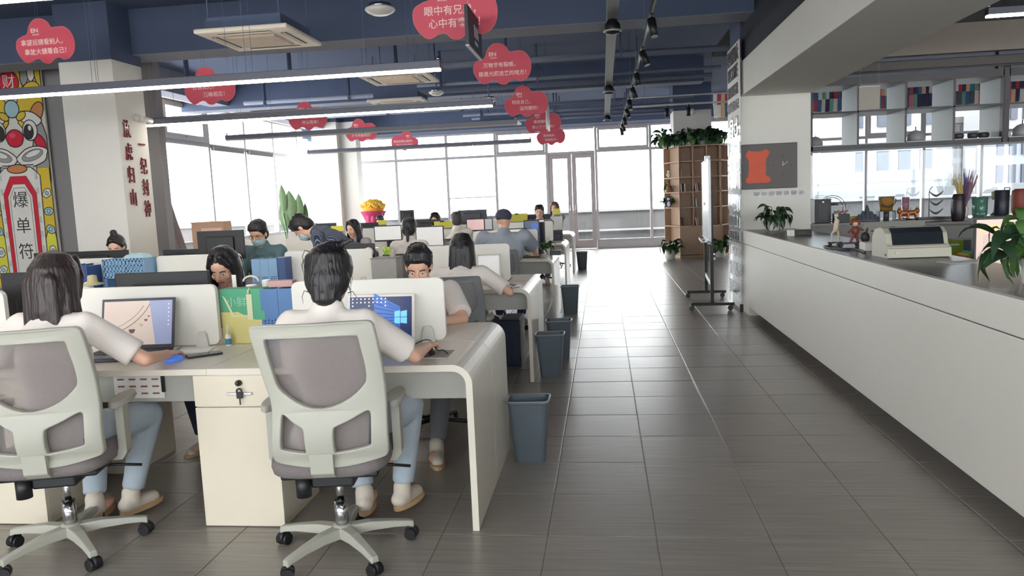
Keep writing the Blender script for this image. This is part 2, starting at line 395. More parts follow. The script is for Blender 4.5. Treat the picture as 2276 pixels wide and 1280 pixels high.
# far window wall: aluminium frames, panes, transoms
xs = [-8.3, -7.35, -5.9, -4.41, -3.0, -1.54, -0.16, 1.34, 2.8, 4.23, 5.64, 7.05, 8.52, 9.96, 11.4, 12.9, 14.9]
HEAD, TR = 3.42, 2.73
for i in range(len(xs)-1):
    a, b_ = xs[i], xs[i+1]
    if i == 5: continue
    nm = 'window_%d' % (i+1)
    m = M(); w = .035; y0, y1 = YF, YF+.14
    m.box(a-w, a+w, y0, y1, 0, HEAD)
    m.box(a+w, b_-w, y0, y1, 0, .20); m.box(a+w, b_-w, y0+.02, y1-.02, .20, .26)
    m.box(a+w, b_-w, y0, y1, HEAD-.06, HEAD)
    m.box(a+w, b_-w, y0, y1, TR-.035, TR+.035)
    o = struct(nm, m, framem, bev=.004)
    if i in (4, 6, 11): # opening top sash with a handle
        s_ = M(); sa, sb = a+w+.01, b_-w-.01
        s_.box(sa, sb, y0-.02, y0+.05, TR+.035, TR+.10); s_.box(sa, sb, y0-.02, y0+.05, HEAD-.12, HEAD-.06)
        s_.box(sa, sa+.06, y0-.02, y0+.05, TR+.10, HEAD-.12); s_.box(sb-.06, sb, y0-.02, y0+.05, TR+.10, HEAD-.12)
        s_.box((sa+sb)/2-.05, (sa+sb)/2+.05, y0-.05, y0-.02, TR+.05, TR+.08)
        obj('sash', s_, framem, o)
    if i in (3,): obj('rail', M().box(a+w, b_-w, y0, y1, 1.57, 1.60), framem, o)
    obj('pane', M().box(a+w, b_-w, YF+.06, YF+.07, .26, TR-.035), glass, o)
    obj('pane', M().box(a+w, b_-w, YF+.06, YF+.07, TR+.035, HEAD-.06), glass, o)
# double glass door
a, b_ = -1.54, -.16
m = M(); m.box(a-.04, a+.04, YF, YF+.14, 0, HEAD); m.box(a+.04, b_-.04, YF, YF+.14, HEAD-.06, HEAD); m.box(a+.04, b_-.04, YF, YF+.14, TR-.05, TR+.02)
fr = struct('window_6', m, framem, bev=.004)
obj('pane', M().box(a+.04, b_-.04, YF+.06, YF+.07, TR+.02, HEAD-.06), glass, fr)
for k, (x0, x1) in enumerate(((a+.04, -.855), (-.845, b_-.04))):
    m = M(); y0, y1 = YF+.01, YF+.07; w = .12
    m.box(x0, x0+w, y0, y1, .02, TR-.05); m.box(x1-w, x1, y0, y1, .02, TR-.05)
    m.box(x0+w, x1-w, y0, y1, .02, .26); m.box(x0+w, x1-w, y0, y1, TR-.17, TR-.05)
    d = struct('door_%d' % (k+1), m, mat('door_aluminium', (168, 158, 160), .45, metal=.2), bev=.004)
    obj('pane', M().box(x0+w, x1-w, YF+.035, YF+.045, .26, TR-.17), glass, d)
    hx = x1-w/2 if k == 0 else x0+w/2
    h = M(); h.tube([(hx, YF-.0, 1.0), (hx, YF-.05, 1.0), (hx, YF-.05, 1.25), (hx, YF, 1.25)], .011)
    obj('door_handle', h, chrome, d)
struct('wall_far', M().box(-8.5, XR, YF, YF+.3, HEAD, ZC), navy)
# left window wall
ys = [10.2, 12.2, 13.97, 15.69, 17.37, 18.95, 20.5, 21.8]
LH = 3.74
n = 20
for i in range(len(ys)-1):
    a, b_ = ys[i], ys[i+1]; m = M(); x0, x1 = XL-.14, XL
    m.box(x0, x1, a-.035, a+.035, .85, LH); m.box(x0, x1, a+.035, b_-.035, LH-.07, LH); m.box(x0, x1, a+.035, b_-.035, .85, .91)
    m.box(x0, x1, a+.035, b_-.035, 2.86, 2.94)
    o = struct('window_%d' % (n+i), m, framem, bev=.004)
    obj('pane', M().box(XL-.08, XL-.07, a+.035, b_-.035, .91, 2.86), glass, o)
    obj('pane', M().box(XL-.08, XL-.07, a+.035, b_-.035, 2.94, LH-.07), glass, o)
    if i == 2:
        s_ = M(); sa, sb = a+.045, b_-.06
        s_.box(XL-.02, XL+.04, sa, sb, 2.94, 3.06); s_.box(XL-.02, XL+.04, sa, sb, LH-.16, LH-.07); s_.box(XL-.02, XL+.04, sa, sa+.05, 3.06, LH-.16); s_.box(XL-.02, XL+.04, sb-.22, sb, 3.06, LH-.16)
        s_.box(XL+.04, XL+.07, (sa+sb)/2-.12, (sa+sb)/2+.02, 3.0, 3.03)
        obj('sash', s_, framem, o)
    if i in (3, 4): obj('blind_box', M().box(XL+.0, XL+.08, a+.06, b_-.25, 2.80, 2.90), greyw, o)
    if i == 6: obj('rail', M().box(XL-.05, XL+.02, a, b_, 1.9, 1.93), framem, o)
struct('wall_left', M().box(XL-.2, XL, 10.16, YF+.1, 0, .85).box(XL-.2, XL, 10.16, YF+.1, LH, ZC), wallw)
cream = mat('cream_curtain_box', (214, 208, 190), .7, var=.03)
struct('trim_6', M().box(XL, XL+.16, 10.1, YF, 3.70, 3.78).box(XL+.16, XL+.34, 10.1, YF, 3.78, 3.84).box(XL+.34, XL+.62, 10.1, YF, 3.62, 3.70), cream)
struct('trim_7', M().box(XL+.62, XL+1.0, 10.1, YF, 3.56, ZC), mat('grey_blue_soffit', (140, 142, 158), .7), bev=.005)
struct('wall_left_recess', M().box(-9.5, -6.0, 10.0, 10.15, 0, ZC), greyw)['kind'] = 'structure'
# the rest of the shell, behind the camera and to the right
struct('wall_left_front', M().box(-9.6, -9.5, YB, 10.1, 0, ZC), wallw)
m = M(); bx = -9.5
m.box(-9.5, XR, YB-.15, YB, 0, .9); m.box(-9.5, XR, YB-.15, YB, 3.3, ZC)
struct('wall_back', m, wallw)
k = 0; wall_fill = M()
while bx < XR:  # unseen row of windows, added so daylight reaches the near desks
    w_ = min(1.5, XR-bx); m = M()
    if k % 8 == 7:
        wall_fill.box(bx, bx+w_, YB-.13, YB-.02, .9, 3.3); bx += 1.5; k += 1; continue
    m.box(bx-.035, bx+.035, YB-.14, YB, .9, 3.3); m.box(bx+.035, bx+w_-.035, YB-.14, YB, .9, .96); m.box(bx+.035, bx+w_-.035, YB-.14, YB, 3.24, 3.3)
    o = struct('window_%d' % (40+k), m, framem); obj('pane', M().box(bx+.035, bx+w_-.035, YB-.08, YB-.07, .96, 3.24), glass, o); bx += 1.5; k += 1
struct('wall_back_pier', wall_fill, wallw)
struct('wall_right', M().box(XR, XR+.15, YB, YF, 0, ZC), wallw)

# columns
def column(name, x0, x1, y0, y1, top=3.3, mm=wallw):
    o = struct(name, M().box(x0, x1, y0, y1, 0, top), mm, bev=.006)
    obj('painted_top', M().box(x0-.002, x1+.002, y0-.002, y1+.002, top, ZC), navy, o); return o
column('pillar_1', -6.27, -5.6, 8.5, 9.08)
column('pillar_2', -7.65, -6.95, 19.9, 20.5, 3.72)
struct('pillar_wing', M().box(-6.95, -6.5, 20.1, 20.5, 0, 3.72), wallw)
column('pillar_3', 1.66, 2.52, 18.3, 19.1, 3.35)
column('pillar_4', 1.68, 2.50, 9.7, 10.4, 3.05)
# the white portal beam over the reception counter
struct('trim_8', M().box(1.68, 2.52, -3.0, 9.7, 2.6, 3.0), wallw, bev=.006)
dark = mat('dark_ceiling_paint', (34, 32, 38), .8)
struct('ceiling_reception', M().box(1.70, XR, -3.0, 12.2, 3.50, 3.58), dark)
struct('trim_9', M().box(1.70, 1.76, -3.0, 9.7, 3.0, 3.5), mat('dark_bulkhead_paint', (38, 42, 54), .8))
struct('trim_10', M().box(2.4, XR, 9.62, 9.74, 2.95, 3.28), mat('grey_bulkhead_paint', (140, 132, 126), .8), bev=.004)

# outside: terrace, parapet, hills and towers
ext = mat('pale_exterior_render', (92, 91, 90), .85, var=.05)
struct('path', M().box(-30, 40, YF+.3, 27, -.4, -.02), mat('terrace_tile', (110, 108, 106), .8))
pm = M(); pm.box(-30, 40, 26, 26.25, .50, .98); pm.box(-30, 40, 26, 26.25, 0, .12)
par = struct('wall_parapet', M().box(-30, 40, 26.0, 26.25, 0, .95), ext)
obj('coping', M().box(-30, 40, 25.94, 26.31, .95, 1.02), mat('coping', (150, 150, 152), .8), par)
obj('parapet_rail', M().box(-30, 40, 25.9, 25.96, .30, .36), framem, par)
struct('wall_terrace_right', M().box(4.6, 40, 26.3, 26.6, 0, 1.32), mat('terrace_band', (108, 109, 111), .8))
struct('terrain', M().box(-400, 500, 28, 700, -14, -13), mat('town_ground', (84, 90, 88), .9))
def hill(name, x, y, w, h, d):
    m = M(); nx, ny = 36, 8; g = random.Random(int(x)); ph = [g.uniform(0, 6) for _ in range(4)]
    vs = [(x+w*(i/nx-.5), y+d*j/ny, -13+h*max(0, sin(pi*i/nx))**.8*sin(pi*.5*j/ny+.02)*(1+.12*sin(9*i/nx*3+ph[0])+.06*sin(31*i/nx+ph[1]))) for j in range(ny+1) for i in range(nx+1)]
    m.add(vs, [(j*(nx+1)+i, j*(nx+1)+i+1, (j+1)*(nx+1)+i+1, (j+1)*(nx+1)+i) for j in range(ny) for i in range(nx)], 0, True)
    return struct(name, m, mat('hazy_hillside', (84, 94, 90), .95, var=.5, scale=.05))
hill('hills', 205, 330, 190, 62, 120); hill('hills.001', 290, 360, 220, 80, 120)
def tower(name, label, x, y, w, d, z1, nx, nz, glassc, wallc=(114, 115, 118)):
    t = thing(name, label, 'building', (x, y, -13))
    H_ = z1+13
    obj('wall', M().box(-w/2, w/2, 0, d, 0, H_), mat('tower_render_%d' % wallc[0], wallc, .8), t)
    me = None
    for i in range(nx):
        for k in range(nz):
            ww, hh = w/nx, H_/nz
            if me is None:
                mm = M(); mm.box(-ww*.27, ww*.27, -.25, .15, -hh*.36, hh*.36)
                me = mm.mesh('tower_window', mat('tower_glass_%d' % glassc[0], glassc, .6, spec=.2))
            link('tower_window', me, t, loc=(-w/2+ww*(i+.5), 0, hh*(k+.5)))
    obj('cornice', M().box(-w/2-.3, w/2+.3, -.4, d, H_, H_+.8), ext, t)
    return t
b1 = at(1893, 380, y=110); b2 = at(1985, 380, y=90); b3 = at(2155, 380, y=110); b4 = at(2262, 380, y=100)
tower('office_tower', 'pale tower with rows of slit windows seen through the second pane', b1.x, 110, 3.8, 8, 11.5, 6, 7, (62, 64, 74))
tower('glass_tower', 'white tower with blue glass strips in the middle pane', b2.x, 90, 9, 10, 16, 4, 3, (58, 64, 72))
tower('apartment_tower', 'far tower with a fine white window grid behind the dried grasses', b3.x, 110, 4.6, 8, 9, 6, 9, (78, 78, 82))
tower('corner_tower', 'blue and white tower at the right edge of the windows', b4.x, 100, 5.6, 8, 12, 4, 6, (62, 76, 84))
lowx = at(1850, 400, y=60).x
tower('low_block', 'low white building behind the parapet', lowx+2, 60, 12, 8, 1.6, 7, 4, (84, 90, 96), (112, 113, 115))

# ============================================================ CEILING THINGS
lampgrey = mat('lamp_housing', (96, 98, 110), .4, metal=.3)
def linear_lamp(label, x0, x1, y, z, on, seg=1.2, top=ZC):
    t = thing('linear_lamp', label, 'lamp', ((x0+x1)/2, y, z), group='hanging linear lamps')
    L2 = (x1-x0)/2
    obj('housing', M().box(-L2, L2, -.035, .035, .02, .085), lampgrey, t, bev=.004)
    x = L2
    while x > -L2+.05:
        a = max(-L2, x-seg)
        obj('diffuser', M().box(a+.006, x-.006, -.03, .03, 0, .021), lampon if on else lampoff, t); x -= seg
    n = max(2, int(L2*2/1.6)+1)
    for i in range(n):
        xx = -L2+.25+(2*L2-.5)*i/(n-1)
        m = M(); m.cyl((xx-.03, 0, .085), (xx-.03, 0, top-z), .0018, n=5); m.cyl((xx+.03, 0, .085), (xx+.03, 0, top-z), .0018, n=5)
        obj('suspension_wire', m, navy2, t)
    m = M(); m.cyl((L2-.02, 0, .085), (L2-.02, 0, .12), .012, n=8); m.cyl((-L2+.02, 0, .085), (-L2+.02, 0, .12), .012, n=8); obj('clip', m, chrome, t)
linear_lamp('lit white linear lamp nearest the camera, cut by the top left corner', -6.6, -2.35, 3.72, 2.6, True)
linear_lamp('longest lit linear lamp, crossing the mural and ending below the ceiling cassette', -6.2, -1.335, 6.56, 2.6, True)
linear_lamp('lit linear lamp starting at the wall camera on the white pillar', -5.87, -1.28, 9.27, 2.6, True)
linear_lamp('unlit linear lamp crossing the middle cloud signs, fourth from the camera', -5.9, -1.25, 11.7, 2.6, False)
linear_lamp('unlit linear lamp nearest the far windows', -6.1, -1.4, 15.6, 2.6, False)
for _y in (.9, -2.0):  # linear lamps added out of view to brighten the near side
    linear_lamp('added unseen linear lamp overhead behind the photographer, ' + ('nearer' if _y > 0 else 'farther'), -6.2, -1.3, _y, 2.6, True); linear_lamp('added unseen linear lamp over the aisle behind the photographer, ' + ('nearer' if _y > 0 else 'farther'), -.6, 1.4, _y-.6, 2.7, True)
linear_lamp('lit linear lamp inside the reception room', 3.64, 6.2, 7.95, 3.0, True, top=3.5)
# narrow second rail beside each row
for lab, x0, x1, y, z in (('thin grey cable rail above the longest lit lamp', -6.2, -1.75, 6.75, 2.70), ('thin grey cable rail above the lit lamp at the white pillar', -5.9, -1.3, 9.75, 2.75)):
    t = thing('cable_rail', lab, 'rail', ((x0+x1)/2, y, z)); L2 = (x1-x0)/2
    obj('rail', M().box(-L2, L2, -.02, .02, -.02, .02), lampgrey, t)
    m = M()
    for i in range(4): m.cyl((-L2+.3+i*(2*L2-.6)/3, 0, .02), (-L2+.3+i*(2*L2-.6)/3, 0, ZC-z), .002, n=5)
    obj('suspension_wire', m, navy2, t)

def cassette(label, x, y, z=3.2, first=[None]):
    t = thing('air_conditioner', label, 'air conditioner', (x, y, z), group='ceiling cassette air conditioners')
    w = .47; out = smoothpoly([(-w, -w), (w, -w), (w, w), (-w, w)], 0)
    m = M(); m.box(-w, w, -w, w, 0, .045); obj('panel', m, mat('cassette_plastic', (232, 222, 208), .5, var=.02), t, bev=.015)
    obj('body', M().box(-.38, .38, -.38, .38, .045, .16), navy, t)
    g = M(); g.box(-.25, .25, -.25, .25, -.012, 0)
    gr = obj('grille', g, mat('cassette_grille', (206, 188, 172), .6), t)
    q = M()
    for i in range(14): q.box(-.235, .235, -.235+i*.0345, -.222+i*.0345, -.018, -.012)
    obj('slat', q, mat('cassette_slat', (222, 206, 190), .6), gr, kind='stuff')
    for a in range(4):
        T = Matrix.Rotation(a*pi/2, 4, 'Z')
        obj('outlet', M().box(-.27, .27, .325, .385, -.003, .002, T=T), mat('outlet_dark', (84, 76, 72), .6), t)
        obj('vane', M().box(-.27, .27, .345, .365, -.009, -.004, T=T), mat('cassette_plastic', (232, 222, 208)), t)
    for sx in (-1, 1):
        for sy in (-1, 1): obj('threaded_rod', M().cyl((sx*.36, sy*.36, .15), (sx*.36, sy*.36, ZC-z), .006, n=6), navy2, t)
    return t
cassette('white ceiling cassette nearest the camera, above the longest lit lamp', -3.4, 7.66)
cassette('white ceiling cassette half hidden behind the longest lit lamp', -2.75, 10.6)
cassette('white ceiling cassette between the second and third lit lamps', -3.4, 13.15)
cassette('white ceiling cassette farthest off, near the far windows', -2.3, 17.6)
def dome(label, x, y, z, r=.135):
    t = thing('ceiling_dome', label, 'ceiling fixture', (x, y, z), group='round white ceiling fixtures')
    obj('cover', M().lathe([(.001, -.045), (r*.55, -.04), (r*.85, -.02), (r, 0), (r*.97, .012), (.001, .014)], n=24), potw, t)
    obj('base', M().lathe([(.001, .014), (r*.7, .014), (r*.7, .05), (.001, .05)], n=20), chrome, t)
    obj('stem', M().cyl((0, 0, .05), (0, 0, ZC-z), .012, n=8), navy2, t)
p_ = at(845, 22, z=3.2); dome('round white disc under the ceiling beside the large cloud sign', p_.x, p_.y, 3.2)
p_ = at(1087, 222, z=3.2); dome('small round white disc under the ceiling at the end of the third lamp', p_.x, p_.y, 3.2)
p_ = at(970, 206, z=3.2); dome('small flat white disc above the third lit lamp', p_.x, p_.y, 3.2, .12)

# red cloud signs
def cloudpts(w=.62):
    base = [(-.50, -.05), (-.49, .10), (-.38, .17), (-.30, .20), (-.24, .34), (-.14, .42), (-.02, .42), (.08, .36), (.13, .28), (.24, .28), (.36, .27), (.46, .18), (.50, .05),
            (.48, -.10), (.40, -.20), (.30, -.23), (.22, -.19), (.14, -.21), (.05, -.27), (-.05, -.26), (-.12, -.20), (-.20, -.20), (-.32, -.25), (-.42, -.19)]
    p = base; q = []
    n = len(p)
    for i in range(n):
        p0, p1, p2, p3 = p[i-1], p[i], p[(i+1) % n], p[(i+2) % n]
        for t_ in (0, .25, .5, .75):
            q.append(tuple(.5*((2*p1[k])+(-p0[k]+p2[k])*t_+(2*p0[k]-5*p1[k]+4*p2[k]-p3[k])*t_*t_+(-p0[k]+3*p1[k]-3*p2[k]+p3[k])*t_**3) for k in (0, 1)))
    return [(x*w, z*w) for x, z in q]
def cloud(label, x, y, z, l1, l2, w=.62, off=.0, flip=False, size=.061, rot=0.0, dark=False):
    t = thing('cloud_sign', label, 'sign', (x, y, z), rot, group='hanging red cloud signs')
    pts = cloudpts(w)
    if flip: pts = [(-a, b_) for a, b_ in pts][::-1]
    me = shape2d([pts], .012); me.materials.append(redp); link('board', me, t)
    rim = M(); rim.tube([(a, -.0065, b_) for a, b_ in pts], .0022, n=4, closed=True); obj('edge', rim, mat('pink_edge', (226, 140, 150), .5), t)
    lx = -.09*w/.62*(-1 if flip else 1)
    text('lettering', 'EN', .055*w/.62, pinkt, t, (lx-.01, -.0085, .150*w/.62), bold=.0018, sx=1.2)
    text('lettering', 'ZHUOEN', .017*w/.62, pinkt, t, (lx, -.0085, .112*w/.62), bold=.0006)
    text('lettering', l1, size, pinkt, t, (-.015*w/.62-off, -.0085, .035*w/.62), bold=.0008)
    text('lettering', l2, size, pinkt, t, (.015*w/.62+off, -.0085, -.055*w/.62), bold=.0008)
    for dx in (-.012, .018):
        obj('string', M().cyl((dx-.07, 0, w*.40), (dx-.07, 0, ZC-z), .0014, n=4), navy2, t)
cloud('red cloud sign nearest the left edge, hanging over the mural', -5.42, 7.2, 3.19, '拿望远镜看别人，', '拿放大镜看自己！', off=.0)
cloud('largest red cloud sign, half behind the dark hanging sign', -1.06, 5.85, 2.875, '眼中有兄弟，', '心中有客户！', size=.074, w=.64)
cloud('red cloud sign right under the dark hanging sign', -1.03, 8.36, 2.887, '万物皆有裂痕，', '那是光照进来的地方！', size=.055)
cloud('red cloud sign second behind the dark hanging sign, upper of the overlapping three', -1.045, 11.09, 2.82, '相信自己，', '没问题的！', off=.04, flip=False)
cloud('red cloud sign in the middle of the overlapping three on the right', -1.0, 13.6, 2.776, '要想赚钱先', '要让客户赚钱！')
cloud('red cloud sign lowest of the overlapping three, before the far window', -1.09, 17.0, 2.80, '敢想敢拼，', '有始有终！')
cloud('red cloud sign left of the first cassette, half hidden by the longest lamp', -4.54, 8.72, 2.914, '各自努力，', '顶峰相见！', off=.05)
cloud('red cloud sign above the standing man, half hidden by the third lamp', -4.535, 11.72, 2.87, '因为信任，', '所以简单！', off=.04)
cloud('red cloud sign before the far white pillar', -4.59, 14.57, 2.887, '坚持梦想，', '才可再接再厉！')
cloud('farthest red cloud sign on the left, above the farthest lamp', -4.42, 17.2, 2.86, '再远的路也能到，', '敢行才有成就！', flip=True)
# dark hanging direction sign, edge on
t = thing('hanging_sign', 'dark double sided sign hanging before the largest red cloud', 'sign', (-.9, 5.68, 2.70))
T90 = Matrix.Rotation(-pi/2, 4, 'Z')
obj('board', M().box(-.012, .012, -.30, .30, -.135, .135), mat('sign_charcoal', (44, 50, 62), .5), t)
text('lettering', '韵阁', .10, lilac, t, (.014, .03, .0), rotz=pi/2)
text('lettering', 'YUN GE', .04, lilac, t, (.014, .03, -.075), rotz=pi/2)
obj('edge', M().box(-.013, .013, -.30, .30, -.142, -.135), silver, t)
for yy in (-.2, .2): obj('string', M().cyl((0, yy, .135), (0, yy, ZC-2.7), .002, n=5), pinkt, t)
t = thing('edge_on_sign', 'thin white sign seen edge on, before the overlapping cloud signs', 'sign', (-.83, 12.3, 2.75))
obj('board', M().box(-.012, .012, -.28, .28, -.20, .20), potw, t)
for yy in (-.18, .18): obj('string', M().cyl((0, yy, .20), (0, yy, ZC-2.75), .002, n=5), navy2, t)

# cable trunking along the aisle and its junction housings
t = thing('cable_trunking', 'grey green trunking running down the aisle under the ceiling', 'trunking', (.14, 4, 3.2))
obj('channel', M().box(-.055, .055, -3, 13.2, 0, .07), mat('trunking_paint', (118, 122, 118), .5), t, bev=.004)
m = M()
for i in range(9): m.cyl((0, -2+i*1.8, .07), (0, -2+i*1.8, ZC-3.2), .005, n=5)
obj('hanger', m, navy2, t, kind='stuff')
for i, (px, py) in enumerate(((1360, 62), (1353, 200), (1349, 264))):
    p_ = at(px, py, z=3.12)
    t = thing('junction_housing', ('dark rounded housing nearest the camera on the aisle trunking', 'dark rounded housing in the middle of the aisle trunking', 'dark rounded housing at the far end of the aisle trunking')[i], 'ceiling fixture', (.14, p_.y, 3.1), group='housings on the trunking')
    obj('shell', M().lathe([(.001, .10), (.045, .095), (.075, .05), (.08, 0), (.07, -.035), (.001, -.045)], n=20), black, t)
    m = M(); m.tube([(.083*cos(a), .083*sin(a), -.012) for a in [pi+pi*i_/10 for i_ in range(11)]], .011, n=6); obj('rim', m, silver, t)
# spotlight track
t = thing('spotlight_track', 'long black track with a white underside over the aisle', 'track', (.46, 4, 3.02))
obj('rail', M().box(-.018, .018, -3, 14.0, 0, .035), blackm, t)
obj('insert', M().box(-.008, .008, -3, 14.0, -.004, 0), silver, t)
m = M()
for i in range(8): m.cyl((0, -2+i*2.0, .035), (0, -2+i*2.0, ZC-3.02), .004, n=5)
obj('suspension_wire', m, navy2, t, kind='stuff')
def spot(label, x, y, z, tx=.25, ty=.15, group='spotlights on the aisle track'):
    t = thing('spotlight', label, 'spotlight', (x, y, z), group=group)
    obj('adapter', M().box(-.015, .015, -.06, .06, -.022, 0), blackm, t); obj('arm', M().cyl((0, 0, -.02), (0, 0, -.06), .008, n=6), chrome, t)
    d = Vector((tx, ty, -1)).normalized(); c = Vector((0, 0, -.07))
    obj('can', M().cyl(c-d*.03, c+d*.13, .036, .038, n=16), black, t); obj('lens', M().cyl(c+d*.128, c+d*.134, .03, n=14), silver, t)
names = ['nearest', 'second', 'third', 'fourth', 'fifth', 'sixth', 'seventh', 'eighth', 'ninth']
for i, y in enumerate((6.9, 8.4, 9.9, 11.2, 12.6, 13.9, 15.4, 16.8, 17.8)):
    spot('black can spotlight on the aisle track, %s from the camera' % names[i], .46, y, 3.02, .35 if i % 2 else .15, -.2)
# cross rails with two cans by the pillar of the bookshelf
t = thing('cross_rail', 'pair of pale rails running across by the bookshelf pillar', 'rail', (2.0, 14.4, 3.05))
obj('rail', M().box(-1.5, 1.6, -.02, .02, 0, .03), silver, t); obj('rail', M().box(-1.5, 1.6, -.02, .02, .16, .18), silver, t)
m = M()
for xx in (-1.2, 0, 1.2): m.cyl((xx, 0, .03), (xx, 0, ZC-3.05), .004, n=5)
obj('suspension_wire', m, navy2, t)
spot('black can spotlight in front of the bookshelf pillar', at(1530, 235, y=14.4).x, 14.4, 3.05, 0, 0, 'spotlights on the cross rail')
spot('black can spotlight left of the bookshelf pillar', at(1482, 240, y=14.4).x, 14.4, 3.05, 0, 0, 'spotlights on the cross rail')
t = thing('security_camera', 'small white dome camera on the front of the bookshelf pillar', 'camera', (at(1538, 247, y=18.28).x, 18.2, at(1538, 247, y=18.28).z))
obj('dome', M().ell((0, 0, -.03), (.07, .07, .06)), potw, t); obj('base', M().cyl((0, 0, 0), (0, .1, 0), .05, n=12), potw, t)

# mural board on the recess wall
t = thing('mural_board', 'tall printed lion head mural with a red arch, at the left edge', 'mural', (-8.07, 9.94, 0))
obj('board', M().box(-.5, .48, -.03, .0, .55, 3.66), mat('mural_white', (226, 224, 216), .8), t)
ink = mat('mural_ink', (58, 58, 60), .8); mye = mat('mural_yellow', (226, 196, 66), .8); mlg = mat('mural_lime', (228, 226, 84), .8); mgr = mat('mural_grey', (160, 160, 160), .8)
mrd = mat('mural_red', (212, 44, 66), .8); mor = mat('mural_orange', (206, 140, 88), .8); mbl = mat('mural_blue', (168, 202, 214), .8); mwh = mat('mural_pale', (232, 230, 226), .8); mpk = mat('mural_pink', (226, 90, 120), .8)
layer = [0]
def flat(poly, m_, outline=.012, name='print'):
    layer[0] += 1; y = -.0305-.0004*layer[0]
    poly = [(max(-.495, min(.475, a)), max(.56, min(3.65, b_))) for a, b_ in poly]
    if outline:
        cx = sum(a for a, _ in poly)/len(poly); cz = sum(b_ for _, b_ in poly)/len(poly)
        mm = M(); mm.tube([(a, y, b_) for a, b_ in poly], outline*.55, n=4, closed=True)
        for i in range(len(mm.v)): v = mm.v[i]; mm.v[i] = (v[0], y-.0003-(v[1]-y)*.02, v[2])
        obj('outline', mm, ink, t)
    me = shape2d([poly], .0006); me.transform(Matrix.Translation((0, y, 0))); me.materials.append(m_); link(name, me, t)
def blob(cx, cz, rx, rz, rot=0, n=20, wob=0, ph=0):
    return [(cx+(rx*(1+wob*sin(5*a+ph)))*cos(a)*cos(rot)-(rz*(1+wob*sin(5*a+ph)))*sin(a)*sin(rot), cz+rx*cos(a)*sin(rot)+rz*sin(a)*cos(rot)) for a in [2*pi*i/n for i in range(n)]]
rr = random.Random(3)
for i in range(9): flat(blob(-.42+.11*i, 3.48+.06*sin(i*2.1), .065, .16, .25*sin(i*1.7)), (mgr, mwh, mye)[i % 3])
for sx in (-1, 1):
    flat(blob(sx*.28, 3.05, .20, .34, sx*-.3, wob=.06), mye); flat(blob(sx*.36, 2.95, .09, .16, sx*-.5), mor)
    flat(blob(sx*.38, 2.35, .12, .5, 0, wob=.08), mgr); flat(blob(sx*.37, 2.55, .07, .13, sx*.5), mrd)
flat(blob(0, 3.38, .15, .16), mrd); layer[0] += 1
o_ = text('lettering', '财', .2, mwh, t, (0, -.0305-.0004*layer[0]-.001, 3.38), ext=.0002)
flat(blob(0, 3.02, .11, .12), mbl)
for sx in (-1, 1):
    flat(blob(sx*.26, 2.88, .17, .09, sx*-.35, wob=.06), mwh); flat(blob(sx*.24, 2.72, .11, .14), mwh); flat(blob(sx*.22, 2.70, .07, .10), ink); flat(blob(sx*.24, 2.75, .025, .035), mwh, 0)
    flat(blob(sx*.13, 2.92, .08, .05, sx*.6), mye)
flat(blob(0, 2.62, .13, .12, wob=.05), mrd); flat(blob(-.03, 2.66, .05, .035), mpk, 0)
for sx in (-1, 1):
    flat(blob(sx*.24, 2.36, .24, .13, sx*.25, wob=.07), mwh); flat(blob(sx*.24, 2.38, .17, .07, sx*.3), mgr, .006); flat(blob(sx*.25, 2.40, .12, .04, sx*.3), mwh, .005)
flat([(-.24, 2.25), (.24, 2.25), (.2, 2.15), (-.2, 2.15)], mwh)
for i in range(8): flat([(-.22+i*.055, 2.24), (-.18+i*.055, 2.24), (-.19+i*.055, 2.17), (-.21+i*.055, 2.17)], mwh, .005)
for sx in (-1, 1):
    flat([(sx*.29, 2.2), (sx*.5, 2.2), (sx*.5, .56), (sx*.27, .56)], mye, .008)
    flat(blob(sx*.40, 1.0, .12, .36, 0, wob=.08), mlg)
    for z in (1.85, 1.6, 1.35, 1.05, .8): flat(blob(sx*.40, z, .055, .07, z*3, wob=.12), mbl if z in (1.6, 1.35) else mwh, .009); flat(blob(sx*.40, z, .025, .03, z*2), mbl, .006)
flat([(-.30, .6), (-.33, 2.1), (-.20, 2.22), (.20, 2.22), (.33, 2.1), (.30, .6)], mwh)
for sx in (-1, 1):
    for z in range(7): flat([(sx*.262, .85+z*.2), (sx*.282, .85+z*.2), (sx*.282, .93+z*.2), (sx*.262, .93+z*.2)], mwh, .004)
flat(blob(0, 2.20, .15, .06), mor)
flat([(-.235, .62), (-.25, 1.86), (-.12, 2.10), (.12, 2.10), (.25, 1.86), (.235, .62)], mrd, .004)
flat([(-.18, .70), (-.185, 1.82), (-.09, 1.99), (.09, 1.99), (.185, 1.82), (.18, .70)], mwh, .004)
flat([(-.15, .75), (-.155, 1.80), (-.08, 1.94), (.08, 1.94), (.155, 1.80), (.15, .75)], mwh, .006)
layer[0] += 2
for ch, z in (('爆', 1.76), ('单', 1.40), ('符', 1.04)): text('lettering', ch, .24, ink, t, (0, -.0305-.0004*layer[0]-.001, z), ext=.0003)

